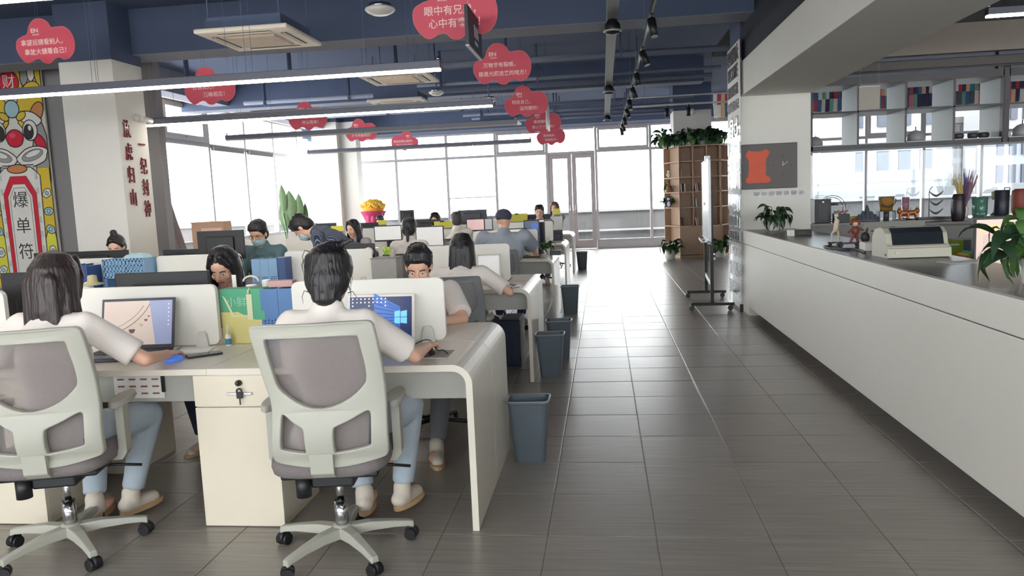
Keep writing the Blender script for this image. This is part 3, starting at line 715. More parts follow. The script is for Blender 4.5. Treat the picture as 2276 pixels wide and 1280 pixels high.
# wall lettering on the side of the white pillar
t = thing('pillar_slogan', 'two columns of raised dark red characters on the side of the white pillar', 'lettering', (-5.598, 8.8, 0))
redl = mat('dark_red_acrylic', (122, 44, 52), .25, var=.05)
for i, ch in enumerate('放虎归山'): text('character', ch, .22, redl, t, (.008, -.15, 2.50-i*.27), rotz=pi/2, ext=.008, sx=.62)
for i, ch in enumerate('一纪封神'): text('character', ch, .22, redl, t, (.008, .12, 2.33-i*.26), rotz=pi/2, ext=.008, sx=.62)
t = thing('wall_camera', 'white bullet security camera on the side of the white pillar', 'camera', (-5.6, 8.88, 2.66))
obj('bracket', M().box(0, .05, -.03, .03, -.03, .03), potw, t); obj('body', M().cyl((.06, .0, 0), (.06, .2, -.02), .035, n=14), potw, t); obj('lens', M().cyl((.06, .2, -.02), (.06, .21, -.021), .026, n=12), black, t)
# grey curtain gathered beside the pillar
t = thing('window_curtain', 'grey curtain gathered behind the white pillar', 'curtain', (at(366, 500, y=10.75).x, 10.75, 0))
m = M(); nf = 60
def cx_(z): return .07+.25*max(0, min(1, (1.9-z)/1.1))
vs = []; zs_ = [.5+.09*k for k in range(17)]
for z in zs_:
    for j in range(nf): 
        a = 2*pi*j/nf; r_ = 1+.10*sin(a*9+z)
        vs.append((cx_(z)*r_*cos(a), .5*cx_(z)*r_*sin(a), z))
m.add(vs, [(i*nf+j, i*nf+(j+1) % nf, (i+1)*nf+(j+1) % nf, (i+1)*nf+j) for i in range(len(zs_)-1) for j in range(nf)], 0, True)
obj('cloth', m, mat('grey_curtain_cloth', (150, 136, 136), .95), t)
obj('base', M().cyl((0, 0, 0), (0, 0, .5), .45, .5, n=24), greyw, t)

# ============================================================ DESKS
DT = .77
modm = mat('modesty_steel', (176, 176, 170), .5)
slotm = mat('grommet_grey', (206, 206, 200), .4)
def desk_row(label, y0, n, depth=1.17, xr=-.60, unit=1.245, end_bin=None, skip_ends=False):
    """a bench of facing desks with a waterfall end panel at the aisle"""
    t = thing('desk_bench', label, 'desk', (xr, y0, 0), group='rows of white bench desks')
    L = n*unit; th = .028; R = .09
    # waterfall: top curves down into the end panel
    prof = [(-unit, DT), (-R, DT)]+[(-R+R*sin(a), DT-R+R*cos(a)) for a in [pi/2*i/8 for i in range(1, 9)]]+[(0, 0)]
    inner = [(-.03, 0), (-.03, DT-R)]+[(-R+(R-.03)*cos(a), DT-R+(R-.03)*sin(a)) for a in [pi/2*i/8 for i in range(1, 9)]]+[(-unit, DT-.03)]
    hd = depth/2-.004
    for k, (a, b_) in enumerate(((0, hd), (depth-hd, depth))):
        m = M(); m.prism(prof+inner, a, b_); obj('end_panel', m, deskm, t, bev=.003)
    for i in range(1, n):
        for a, b_ in ((0, hd), (depth-hd, depth)):
            obj('desktop', M().box(-(i+1)*unit+.0015, -i*unit-.0015, a, b_, DT-.03, DT), deskm, t, bev=.003)
    obj('trunk', M().box(-L, -.04, depth/2-.09, depth/2+.09, DT-.19, DT-.035), modm, t)
    for s_, yy in ((-1, .16), (1, depth-.16)):
        for i in range(n):
            obj('modesty_panel', M().box(-(i+1)*unit+.02, -i*unit-.035, yy-.012, yy+.012, DT-.19, DT-.03), modm, t)
    for i in range(n):
        a = -.23-i*unit; d = M()
        pts = smoothpoly([(a-.82, DT+.01), (a, DT+.01), (a, DT+.335), (a-.82, DT+.335)], 0)
        def rc(x, z, sx, sz, r=.035): return [(x-sx*r+sx*r*sin(q), z-sz*r+sz*r*cos(q)) for q in [pi/2*k/4 for k in range(5)]]
        poly = rc(a, DT+.335, 1, 1)+rc(a, DT+.01, 1, -1)[::-1]+rc(a-.82, DT+.01, -1, -1)+rc(a-.82, DT+.335, -1, 1)[::-1]
        d.prism(poly, depth/2-.014, depth/2+.014)
        dv = obj('divider', d, white, t, bev=.003)
        for bx_ in (a-.09, a-.73):
            c = M(); c.prism([(bx_-.035, DT), (bx_+.035, DT), (bx_+.026, DT+.07), (bx_+.015, DT+.085), (bx_-.015, DT+.085), (bx_-.026, DT+.07)], depth/2-.035, depth/2+.035)
            obj('bracket', c, slotm, dv)
    for i in range(1, n+1):
        if i == n or i % 2 == 0:
            obj('support_frame', M().box(-i*unit+.0, -i*unit+.03, .05, depth-.05, 0, DT-.03), deskm, t)
    return t
rowlab = ['white bench desk row nearest the camera', 'second row of white bench desks from the camera', 'third row of white bench desks from the camera', 'fourth row of white bench desks from the camera', 'row of white bench desks nearest the far windows']
RY = [3.28, 6.09, 9.02, 12.03, 15.0]
NU = [3, 4, 4, 4, 4]
for i in range(5): desk_row(rowlab[i], RY[i], NU[i])
def pedestal(label, x0, x1, y0, side=-1, d=.44, hero=False):
    """side -1: fronts face the camera"""
    w = x1-x0; t = thing('pedestal_cabinet', label, 'cabinet', ((x0+x1)/2, y0, 0), 0 if side < 0 else pi, group='white drawer pedestals under the desks')
    obj('body', M().box(-w/2, w/2, .018, d, .0, DT-.032), pedm, t, bev=.002)
    dr = obj('drawer', M().box(-w/2, w/2, 0, .018, .588, DT-.034), pedm, t, bev=.002)
    dd = obj('door', M().box(-w/2, w/2, 0, .018, .005, .582), pedm, t, bev=.002)
    if hero:
        obj('lock', M().cyl((.03, 0, .70), (.03, -.016, .70), .014, n=16).cyl((.03, -.016, .70), (.03, -.03, .705), .009, .007, n=12), black, dr)
        obj('handle', M().box(-.03, .09, -.012, 0, .644, .656), chrome, dr, bev=.002)
        k = M(); k.tube([(.035+.012*cos(a), -.018, .662+.014*sin(a)) for a in [2*pi*i/12 for i in range(12)]], .004, closed=True); k.box(.022, .048, -.022, -.012, .63, .66); k.cyl((.035, -.017, .63), (.035, -.017, .60), .003, n=6)
        obj('padlock', k, black, dr)
    else: obj('handle', M().box(-.05, .05, -.012, 0, .65, .66), chrome, dr)
    return t
pedestal('white drawer pedestal with a padlock, between the two nearest chairs', -1.925, -1.53, 3.295, hero=True)
pedestal('white drawer pedestal behind the nearest chair at the left edge', -3.14, -2.745, 3.295)
for k, (ry, nm) in enumerate(zip(RY[:3], ('first', 'second', 'third'))):
    for q, xx in enumerate((-1.53, -2.745)):
        if k: pedestal('white drawer pedestal on the camera side of the %s desk row, %s from the aisle' % (nm, ('first', 'second')[q]), xx-.395, xx, ry+.015)
        pedestal('white drawer pedestal on the far side of the %s desk row, %s from the aisle' % (nm, ('first', 'second')[q]), xx-.395, xx, ry+1.155, side=1)

# waste bins
def bin_(label, x, y, rot=0):
    t = thing('waste_bin', label, 'bin', (x, y, 0), rot, group='grey plastic waste bins along the desks')
    def ring(w, d, z, r=.03, n=5):
        q = []
        for sx, sy, a0 in ((1, 1, 0), (-1, 1, pi/2), (-1, -1, pi), (1, -1, 3*pi/2)):
            for i in range(n): a = a0+pi/2*i/(n-1); q.append((sx*(w/2-r)+r*cos(a), sy*(d/2-r)+r*sin(a), z))
        return q
    R_ = [ring(.175, .12, 0), ring(.225, .165, .34), ring(.238, .178, .345), ring(.238, .178, .36), ring(.222, .162, .36), ring(.165, .11, .008)]
    n = len(R_[0]); m = M()
    m.add([p for r_ in R_ for p in r_], [(i*n+j, i*n+(j+1) % n, (i+1)*n+(j+1) % n, (i+1)*n+j) for i in range(5) for j in range(n)]+[tuple(range(n)), tuple(5*n+j for j in range(n))], 0, False)
    obj('body', m, binm, t)
    me = M(); pts = ring(.240, .180, .358); me.tube(pts, .006, n=6, closed=True); obj('rim', me, mat('bin_rim', (128, 138, 148), .35), t)
bin_('grey waste bin nearest the camera, beside the first end panel', -.455, 4.24)
bin_('grey waste bin beside the second end panel, nearer of the pair', -.475, 6.32)
bin_('grey waste bin behind another bin at the second end panel', -.44, 7.02)
bin_('grey waste bin beside the third end panel', -.452, 9.75)
bin_('small dark waste bin farthest off, at the last desk end', -.46, 15.72)

# ============================================================ CHAIRS
def backframe():
    # outline measured on the back of the chair: width .50, height .60
    def c(p): return [((x-320)*.00084, (760-z)*.00084) for x, z in p]
    outer = [(22, 60), (30, 46), (50, 42), (320, 40), (585, 38), (608, 46), (616, 70), (638, 250), (645, 400), (644, 560), (642, 680), (630, 705), (600, 715), (480, 740), (378, 748), (262, 742), (150, 725), (92, 712), (80, 690), (92, 560), (100, 430), (76, 330), (46, 200)]
    h1 = [(80, 110), (90, 96), (110, 94), (320, 92), (535, 91), (552, 100), (558, 150), (574, 250), (575, 320), (560, 350), (500, 405), (420, 445), (320, 460), (230, 430), (160, 380), (120, 335), (108, 270), (92, 190)]
    h2 = [(133, 475), (146, 463), (162, 470), (200, 505), (245, 530), (254, 545), (256, 600), (258, 664), (250, 672), (180, 662), (125, 652), (116, 640), (122, 580), (128, 520)]
    h3 = [(385, 545), (400, 530), (470, 505), (530, 475), (562, 463), (578, 472), (583, 490), (582, 560), (578, 640), (568, 652), (480, 666), (395, 676), (383, 668), (383, 600)]
    return c(smoothpoly(outer, 1)), c(smoothpoly(h1, 1)), c(smoothpoly(h2, 1)), c(smoothpoly(h3, 1))
def bend(me, k=.55, lean=.14):
    for v in me.vertices:
        x, y, z = v.co; v.co.y = y+k*x*x-lean*(z-.1)-.10*math.exp(-((z-.12)/.12)**2)*.4
_o, _h1, _h2, _h3 = backframe()
me_frame = shape2d([_o, _h1, _h2, _h3], .022, .007, 2); bend(me_frame); me_frame.materials.append(chairp)
me_frame.polygons.foreach_set('use_smooth', [True]*len(me_frame.polygons))
def grid_mesh(x0, x1, z0, z1, nx, nz, yf, m_, inside):
    m = M(); idx = {}
    vs = []
    for j in range(nz+1):
        for i in range(nx+1):
            x = x0+(x1-x0)*i/nx; z = z0+(z1-z0)*j/nz; vs.append((x, 0, z))
    fs = [(j*(nx+1)+i, j*(nx+1)+i+1, (j+1)*(nx+1)+i+1, (j+1)*(nx+1)+i) for j in range(nz) for i in range(nx)]
    m.add(vs, fs, 0, True); me = m.mesh('mesh_fabric', m_)
    for v in me.vertices: v.co.y = yf
    bend(me); return me
def rot(v, a): return (v[0]*cos(a)-v[1]*sin(a), v[0]*sin(a)+v[1]*cos(a))
def make_chair(label, fab, fabm, framemat):
    """faces +y; origin on the floor under the seat"""
    t = thing('office_chair', label, 'chair', group='grey mesh office chairs')
    bk = link('back_frame', me_frame.copy(), t, loc=(0, -.225, .452)); bk.data.materials[0] = framemat; bk.scale = (.95, 1, .98)
    # taut fabric hung in the frame, a little forward
    me = M(); nx, nz = 14, 16; vs = []
    for j in range(nz+1):
        z = .04+.51*j/nz; hw = .185+.045*(z/.55)
        for i in range(nx+1):
            x = -hw+2*hw*i/nx+(-.012 if z > .2 else 0)*(z-.2)*0; vs.append((x, .018+.02*sin(pi*j/nz)*cos(x*6), z))
    me.add(vs, [(j*(nx+1)+i, j*(nx+1)+i+1, (j+1)*(nx+1)+i+1, (j+1)*(nx+1)+i) for j in range(nz) for i in range(nx)], 0, True)
    mm = me.mesh('mesh_fabric', fabm); bend(mm); link('back_mesh', mm, t, loc=(0, -.225, .452)).scale = (.95, 1, .98)
    sp_ = M(); w = .046; prof = [(-.23, .415), (-.262, .44), (-.272, .54), (-.262, .64), (-.240, .70), (-.230, .70), (-.238, .63), (-.248, .54), (-.240, .47), (-.215, .445), (-.08, .425), (-.08, .40)]
    T = Matrix(((0, 1, 0, 0), (1, 0, 0, 0), (0, 0, 1, 0), (0, 0, 0, 1)))
    sp_.prism([(a, b_) for a, b_ in prof], -w, w, T=T); obj('spine', sp_, framemat, t, bev=.006)
    # cushion
    s_ = M(); n = 28
    def ringp(sc, z): 
        q = []
        for i in range(n):
            a = 2*pi*i/n; ca, sa = cos(a), sin(a); e = 2/4.5
            q.append((.245*sc*abs(ca)**e*(1 if ca > 0 else -1), .01+.245*sc*abs(sa)**e*(1 if sa > 0 else -1), z+.012*(ca*ca)))
        return q
    prof = [(.90, .405), (.98, .415), (1.0, .435), (.99, .46), (.93, .477), (.7, .482), (.35, .475), (.01, .472)]
    s_.add([p for sc, z in prof for p in ringp(sc, z)], [(i*n+j, i*n+(j+1) % n, (i+1)*n+(j+1) % n, (i+1)*n+j) for i in range(len(prof)-1) for j in range(n)]+[tuple(range(n))[::-1]], 0, True)
    obj('seat', s_, fab, t)
    obj('seat_pan', M().box(-.2, .2, -.17, .2, .385, .41).box(-.09, .09, -.12, .1, .33, .385), black, t, bev=.01)
    obj('lever', M().tube([(.08, .05, .36), (.2, .07, .355), (.30, .08, .34)], .007, n=8), black, t); obj('tension_knob', M().cyl((-.12, -.12, .385), (-.12, -.12, .30), .032, n=14), black, t)
    for sx in (-1, 1):
        a = M(); prof = [(sx*.18, .405), (sx*.26, .408), (sx*.282, .44), (sx*.282, .655), (sx*.248, .655), (sx*.248, .46), (sx*.238, .435), (sx*.18, .43)]
        a.prism(prof, -.035, .035); arm = obj('arm_support', a, framemat, t, bev=.006)
        p_ = M(); pts = [(sx*.262+.038*cos(q)*(1.0), .03+.135*sin(q)) for q in [2*pi*i/20 for i in range(20)]]
        p_.add([(x, y, .655) for x, y in pts]+[(x, y, .685) for x, y in pts], [(i, (i+1) % 20, (i+1) % 20+20, i+20) for i in range(20)]+[tuple(range(20))[::-1], tuple(range(20, 40))], 0, False)
        obj('armrest', p_, mat('arm_pad_grey', (168, 166, 158), .6), t, bev=.006)
    obj('gas_cylinder', M().cyl((0, 0, .22), (0, 0, .34), .016, n=16).cyl((0, 0, .11), (0, 0, .23), .028, n=18), chrome, t)
    b_ = M(); b_.lathe([(.03, .06), (.05, .075), (.052, .11), (.03, .125)], n=18)
    base = obj('star_base', b_, framemat, t)
    for k in range(5):
        a = 2*pi*k/5+.32; d = Vector((cos(a), sin(a), 0)); u = Vector((-sin(a), cos(a), 0))
        lg = M(); secs = []
        for r_, z, w_, h_ in ((.03, .095, .034, .045), (.12, .098, .028, .040), (.22, .088, .022, .03), (.285, .078, .02, .026), (.31, .070, .018, .03)):
            for s1, s2 in ((-1, -1), (1, -1), (.8, 1), (-.8, 1)): secs.append(d*r_+u*(w_*s1)+Vector((0, 0, z+h_/2*s2)))
        lg.add(secs, [(i*4+j, i*4+(j+1) % 4, (i+1)*4+(j+1) % 4, (i+1)*4+j) for i in range(4) for j in range(4)]+[(3, 2, 1, 0), (16, 17, 18, 19)], 0, False)
        obj('leg', lg, framemat, base, bev=.005)
        ca = M(); c0 = d*.30; q = a+1.0+k; wd = Vector((cos(q), sin(q), 0))
        for s1 in (-1, 1): ca.cyl(c0+wd*(s1*.010)+Vector((0, 0, .026)), c0+wd*(s1*.026)+Vector((0, 0, .026)), .026, n=14)
        ca.cyl(c0+Vector((0, 0, .03)), c0+Vector((0, 0, .06)), .012, n=8); ca.cyl(c0-wd*.012+Vector((0, 0, .034)), c0+wd*.012+Vector((0, 0, .034)), .029, n=12)
        obj('caster', ca, black, base)
    return t
chA = make_chair('light grey office chair in the centre foreground, carrying the person at the open laptop', chairf, chairm, chairp)
chA.location = (-1.165, 3.07, 0); chA.rotation_euler = (0, 0, radians(7))
dup(chA, (-2.43, 3.05, 0), radians(15), 'light grey office chair at the left edge, carrying the long haired woman')
dkf = mat('dark_chair_frame', (112, 114, 116), .5); dkfab = mat('dark_chair_fabric', (78, 82, 86), .95, var=.1, bump=.2, bscale=200); dkm = veil('dark_chair_mesh', (120, 122, 126), .85)
chB = make_chair('dark grey office chair holding the black haired woman at the second desk row', dkfab, dkm, dkf); chB.location = (-1.1, 5.70, 0); chB.scale = (.82, .86, .90)
def make_stool(label, x, y):
    t = thing('round_stool', label, 'stool', (x, y, 0), group='round stools behind the dividers')
    obj('seat', M().lathe([(.15, .37), (.18, .375), (.19, .40), (.18, .425), (.10, .435), (.001, .435)], n=24), dkfab, t); obj('gas_cylinder', M().cyl((0, 0, .1), (0, 0, .37), .02, n=12), chrome, t)
    b_ = M().lathe([(.03, .05), (.05, .07), (.04, .12)], n=14); base = obj('star_base', b_, black, t)
    for k in range(5):
        a = 2*pi*k/5; obj('leg', M().cyl((.03*cos(a), .03*sin(a), .08), (.26*cos(a), .26*sin(a), .05), .018, .012, n=8), black, base); obj('caster', M().cyl((.26*cos(a)-.01, .26*sin(a), .025), (.26*cos(a)+.01, .26*sin(a), .025), .025, n=10), black, base)
def far_chair(x, y, rz, label): return dup(chB, (x, y, 0), radians(rz), label)

# ============================================================ PEOPLE
def ik(a, b, l1, l2, pole):
    a, b, pole = Vector(a), Vector(b), Vector(pole); d = b-a; L = d.length
    if L > (l1+l2)*.995: b = a+d*((l1+l2)*.995/L); d = b-a; L = d.length
    L = max(L, abs(l1-l2)+.01)
    x = (l1*l1-l2*l2+L*L)/(2*L); h = sqrt(max(0, l1*l1-x*x)); n = d.normalized()
    p = (pole-n*pole.dot(n)).normalized()
    return a+n*x+p*h, b
def hand_prims(m, w, fd, nd, s=1.0, curl=.5, left=False):
    """palm, four unequal fingers and a thumb; fd = finger direction, nd = back of the hand"""
    fd = fd.normalized(); nd = (nd-fd*nd.dot(fd)).normalized(); sd = fd.cross(nd)*(-1 if left else 1)
    pc = w+fd*.045*s
    m.cap(w, .024*s, w+fd*.075*s, .036*s, sq=.42, side=nd, n=12)
    for k, (o, L, r) in enumerate(((-.028, .066, .0088), (-.0095, .075, .0092), (.0095, .070, .0088), (.027, .055, .0078))):
        p = w+fd*.078*s+sd*o*s; d = fd+sd*o*1.5
        for q in range(3):
            ll = L*s*(.42, .32, .26)[q]; d2 = (d*cos(curl*(q*.7+.35))-nd*sin(curl*(q*.7+.35))).normalized()
            p2 = p+d2*ll; m.cap(p, r*s*(1-.07*q), p2, r*s*(.93-.07*q), n=8); p = p2
    p = w+fd*.02*s-sd*.026*s; d = (fd*.75-sd*.75-nd*.2).normalized(); p2 = p+d*.038*s; m.cap(p, .0125*s, p2, .0105*s, n=8)
    p3 = p2+(fd*.95-sd*.2-nd*.3).normalized()*.030*s; m.cap(p2, .0105*s, p3, .0085*s, n=8)
def person(label, loc, face=0, seat=.47, lean=8, head=(0, 0), hands=None, feet=None, shirt=teew, sleeve='short', pants=gpants, hair='short', hairmat=hairm, s=1.0,
           mask=False, glasses=False, fem=False, stand=False, res=.014, shoes=None, handcurl=.6, elbow_out=.35, headoff=(0, 0, 0), group=None, cap_=None, twist=0, bodyw=1.0):
    root = Vector((loc[0], loc[1], 0)); R = Matrix.Rotation(radians(face), 4, 'Z'); Ri = R.inverted(); fh = radians(lean)
    Lc = lambda w: Ri @ (Vector(w)-root)       # world to person
    hz = seat+.085*s if not stand else .90*s
    H = Vector((0, 0, hz)); tw = Matrix.Rotation(radians(twist), 3, 'Z')
    RL = Matrix.Rotation(-fh, 3, 'X')
    up = lambda x, y, z: H + tw @ (RL @ Vector((x, y, z)))
    w_ = (1.0 if not fem else .9)*bodyw
    CH = up(0, 0, .33*s); CT = up(0, .0, .49*s); NK = up(0, .01, .56*s)
    hp, hy = radians(head[0]), radians(head[1])
    RH = Matrix.Rotation(hy, 3, 'Z') @ Matrix.Rotation(-hp, 3, 'X')
    HC = NK + RH @ Vector((0, .022, .098*s)) + Vector(headoff)
    sh = [up(-.178*s*w_, 0, .476*s), up(.178*s*w_, 0, .476*s)]
    l1, l2 = .28*s, .245*s
    arms = []
    for i in (0, 1):
        sx = -1 if i == 0 else 1
        tgt = Lc(hands[i]) if hands and hands[i] is not None else Vector((sx*.13, .40*s, hz+.14))
        if stand and not (hands and hands[i] is not None): tgt = Vector((sx*.25, .12, hz-.05))
        e, w = ik(sh[i], tgt, l1, l2, Vector((sx*elbow_out, -.25, -1)))
        arms.append((sh[i], e, w))
    body = M()
    # trunk under the clothes
    def trunk(m, g, full=True):
        m.ell(H+Vector((0, -.01, .02)), (.165*s*w_+g, .125*s+g, .12*s+g))
        m.cap(H+Vector((0, 0, .06)), .118*s*w_+g, up(0, .005, .22*s), .118*s*w_+g, n=16, sq=.78, side=(0, 1, 0))
        m.ell(up(0, .0, .33*s), (.172*s*w_+g, .112*s+g, .18*s+g), rot=(-fh, 0, radians(twist)))
        m.cap(sh[0]-Vector((0, 0, .015)), .056*s+g, sh[1]-Vector((0, 0, .015)), .056*s+g, n=12)
        m.cap(up(0, 0, .465*s), .10*s+g, up(0, .005, .53*s), .064*s+g*.5, n=14)
    trunk(body, 0)
    body.cap(up(0, 0, .47*s), .054*s, HC-Vector((0, 0, .05)), .050*s)
    legs = []
    for i in (0, 1):
        sx = -1 if i == 0 else 1; hip = H+Vector((sx*.092*s, 0, -.01))
        if stand: foot = Lc(feet[i]) if feet else Vector((sx*.11, 0, .07)); kn = (hip+foot)/2+Vector((0, .03, 0))
        else:
            foot = Lc(feet[i]) if feet else Vector((sx*.12, .40*s, .07))
            kn, foot = ik(hip, foot, .44*s, .41*s, Vector((sx*.25, .6, 1)))
        legs.append((hip, kn, foot))
        body.cap(hip, .082*s, kn, .055*s); body.cap(kn, .054*s, foot, .034*s)
        body.ell(foot+Vector((0, .05, -.035)), (.036, .09, .03))
    for a, e, w in arms: body.cap(a, .050*s*w_, e, .037*s*w_); body.cap(e, .038*s*w_, w, .024*s*w_)
    parts = [remesh(body, res, 3)]
    if res < .02 or hands:
        for i, (a, e, w) in enumerate(arms):
            hm = M(); fd = (w-e).normalized(); fd = Vector((fd.x, fd.y, min(fd.z, -.05))) if not stand else fd
            hm.cap(e+(w-e)*.75, .027*s*w_, w, .024*s*w_); hand_prims(hm, w, fd, Vector((0, 0, 1)), s*.97, handcurl, left=(i == 0))
            parts.append(remesh(hm, .0042 if res < .013 else .006, 1))
    # head
    hd = M(); RHe = RH.to_euler(); P = lambda x, y, z: HC + RH @ Vector((x*s, y*s, z*s))
    hd.ell(P(0, -.008, .035), (.076*s, .094*s, .088*s), rot=RHe, n=18, k=12)
    hd.ell(P(0, .018, -.03), (.062*s, .072*s, .075*s), rot=RHe, n=16, k=10)
    hd.ell(P(0, .050, -.085), (.030*s, .026*s, .022*s), rot=RHe)
    hd.ell(P(0, .070, .020), (.045*s, .016*s, .012*s), rot=RHe)
    hd.cap(P(0, .086, .012), .008*s, P(0, .104, -.022), .0125*s, n=10); hd.ell(P(0, .096, -.027), (.017*s, .010*s, .008*s), rot=RHe)
    for sx in (-1, 1):
        hd.ell(P(sx*.077, -.004, .0), (.008*s, .017*s, .030*s), rot=RHe); hd.ell(P(sx*.040, .062, -.022), (.022*s, .018*s, .020*s), rot=RHe)
    hd.ell(P(0, .080, -.054), (.022*s, .010*s, .010*s), rot=RHe)
    hd.cap(P(0, -.03, -.07), .050*s, NK-Vector((0, 0, .03)), .054*s)
    parts.append(remesh(hd, .0055 if res < .015 else .008, 2))
    me = joinmesh(parts, 'person'); me.materials.clear(); me.materials.append(skin)
    o = link('person', me, loc=root, rotz=radians(face)); tag(o, label, 'person', group)
    # clothes
    g = .016; sm = M(); trunk(sm, g)
    for a, e, w in arms:
        if sleeve == 'short': sm.cap(a, .062*s*w_, a+(e-a)*.62, .058*s*w_, flat1=True)
        elif sleeve == 'long': sm.cap(a, .062*s*w_, e, .050*s*w_); sm.cap(e, .050*s*w_, e+(w-e)*.93, .036*s*w_, flat1=True)
        elif sleeve == 'half': sm.cap(a, .068*s*w_, e-(e-a)*.16, .072*s*w_, flat1=True)
    if stand: sm.cap(H, .165*s, H-Vector((0, 0, .08)), .17*s, sq=.75, side=(0, 1, 0), n=16)
    me = remesh(sm, min(res, .011), 2); me.materials.append(shirt); link('shirt', me, o)
    pm_ = M(); pm_.ell(H+Vector((0, -.005, .0)), (.172*s*w_, .128*s, .10*s))
    for hip, kn, foot in legs: pm_.cap(hip, .096*s, kn, .070*s); pm_.cap(kn, .069*s, kn+(foot-kn)*.9, .052*s, flat1=True)
    me = remesh(pm_, res, 2); me.materials.append(pants); link('trousers', me, o)
    for k, (hip, kn, foot) in enumerate(legs):
        sh_ = M(); fy = Vector((0, 1, 0)); z0 = foot.z-.065
        d = Vector((.25*(-1 if k == 0 else 1), 1, 0)).normalized(); c = foot+Vector((0, 0, -.035))
        sh_.cap(c-d*.03, .042, c+d*.12+Vector((0, 0, -.012)), .036, sq=.95); sh_.cap(foot+Vector((0, 0, .02)), .044, c, .045)
        me = remesh(sh_, .009, 2); me.materials.append(shoes or mat('white_sneaker', (206, 196, 184), .7)); sho = link('shoe', me, o)
        so = M(); pts = [Vector((c.x, c.y, 0))+d*(.055+.125*cos(q))+Vector((-d.y, d.x, 0))*(.046*sin(q)) for q in [2*pi*i/18 for i in range(18)]]
        zb = c.z-.046; so.add([(p.x, p.y, zb) for p in pts]+[(p.x, p.y, zb+.024) for p in pts], [(i, (i+1) % 18, (i+1) % 18+18, i+18) for i in range(18)]+[tuple(range(18))[::-1], tuple(range(18, 36))])
        obj('sole', so, mat('tan_gum_sole', (196, 164, 126), .7, var=.12, scale=80), sho)
    # face details
    fm_ = M()
    for sx in (-1, 1): fm_.ell(P(sx*.031, .0745, .003), (.0125*s, .0075*s, .0062*s), rot=RHe, n=10, k=6)
    obj('eyes', fm_, mat('eye_white', (224, 220, 214), .25), o)
    fm_ = M()
    for sx in (-1, 1): fm_.ell(P(sx*.031, .0803, .002), (.0052*s, .0025*s, .0055*s), rot=RHe, n=10, k=6)
    obj('pupils', fm_, black, o)
    fm_ = M()
    for sx in (-1, 1): fm_.tube([P(sx*.016, .0885, .022), P(sx*.032, .0875, .028), P(sx*.050, .076, .022)], .0032*s, n=6)
    obj('eyebrows', fm_, hairm, o)
    if not mask:
        fm_ = M(); fm_.tube([P(-.024, .079, -.053), P(-.008, .089, -.050), P(.008, .089, -.050), P(.024, .079, -.053)], .0042*s, n=6); obj('lips', fm_, mat('lips', (168, 92, 88), .5), o)
    else:
        k_ = M(); n_ = 10; vs = []
        prof = ((-.012, .098, .05), (-.03, .112, .062), (-.055, .106, .064), (-.08, .094, .058), (-.105, .074, .042))
        for z, yf, hw in prof:
            for j in range(n_+1):
                a = -1+2*j/n_; vs.append(P(hw*1.12*a*(1.0), yf*(1-.62*abs(a)**2.2), z))
        k_.add(vs, [(i*(n_+1)+j, i*(n_+1)+j+1, (i+1)*(n_+1)+j+1, (i+1)*(n_+1)+j) for i in range(4) for j in range(n_)], 0, True)
        me = k_.mesh('mask', maskm); recalc(me); mo = link('mask', me, o); md = mo.modifiers.new('s', 'SOLIDIFY'); md.thickness = .003
        e_ = M()
        for sx in (-1, 1):
            e_.tube([P(sx*.056, .05, -.03), P(sx*.078, .0, -.005), P(sx*.080, -.015, .02)], .0012, n=4); e_.tube([P(sx*.056, .04, -.085), P(sx*.078, .0, -.04), P(sx*.082, -.016, .0)], .0012, n=4)
        obj('ear_loop', e_, paper, o)
    if glasses:
        e_ = M()
        for sx in (-1, 1):
            e_.tube([P(sx*.033+.025*cos(q), .092, .002+.019*sin(q)) for q in [2*pi*i/14 for i in range(14)]], .0018, n=5, closed=True)
            e_.tube([P(sx*.058, .09, .006), P(sx*.078, .04, .008), P(sx*.080, -.01, .004)], .0015, n=5)
        e_.tube([P(-.009, .094, .006), P(.009, .094, .006)], .0016, n=5); obj('glasses', e_, mat('gold_wire', (150, 120, 90), .3, metal=.8), o)
    # hair
    h = M(); hr = .0065 if res < .015 else .010
    rg = random.Random(hash(label) % 1000 if 0 else len(label)*7+int(loc[0]*10))
    def cap0(g_=0.0, low=0):
        h.ell(P(0, -.022, .050), ((.086+g_)*s, (.094+g_)*s, (.090+g_)*s), rot=RHe, n=20, k=12)
        h.ell(P(0, -.050, .0), ((.080+g_)*s, (.066+g_)*s, (.085+g_)*s), rot=RHe, n=16, k=10)
    def strands(n, th0, th1, L, rad, z0=.12, rr=.009, jit=.01):
        for i in range(n):
            a = th0+(th1-th0)*(i+rg.random()*.6)/n; d = (sin(a), -cos(a))
            p = [P(0+.01*d[0], -.02+.01*d[1], .135), P(.055*d[0], -.02+.06*d[1], .12), P(.088*d[0], -.022+.095*d[1], .06), P(.092*d[0], -.024+.098*d[1], -.005)]
            zz = HC.z-.01
            q = p[-1].copy()
            k = 0
            while zz > HC.z-L:
                zz -= .05; k += 1; q = Vector((q.x+rg.uniform(-jit, jit)*.5, q.y-(.004 if k < 3 else -.002)+rg.uniform(-jit, jit)*.3, zz)); p.append(q.copy())
            for u_, v_ in zip(p[:-1], p[1:]): h.cap(u_, rr*s, v_, rr*s*.97, n=7)
    if hair in ('short', 'crew'):
        cap0(.004 if hair == 'short' else 0); h.ell(P(0, -.002, .084), (.076*s, .086*s, .054*s), rot=RHe, n=18, k=10)
        for i in range(26):
            a = rg.uniform(-2.6, 2.6); p0 = P(.05*sin(a), -.02-.06*cos(a), .125); p1 = P(.082*sin(a), -.02-.092*cos(a), .06+rg.uniform(-.01, .03)); h.cap(p0, .014*s, p1, .011*s, n=7)
        for i in range(13): x = -.066+.132*i/12; h.cap(P(x*.7, .045, .118), .016*s, P(x, .080-abs(x)*.35, .092-abs(x)*.35+rg.uniform(-.006, .006)), .009*s, n=7)
    elif hair == 'cap':
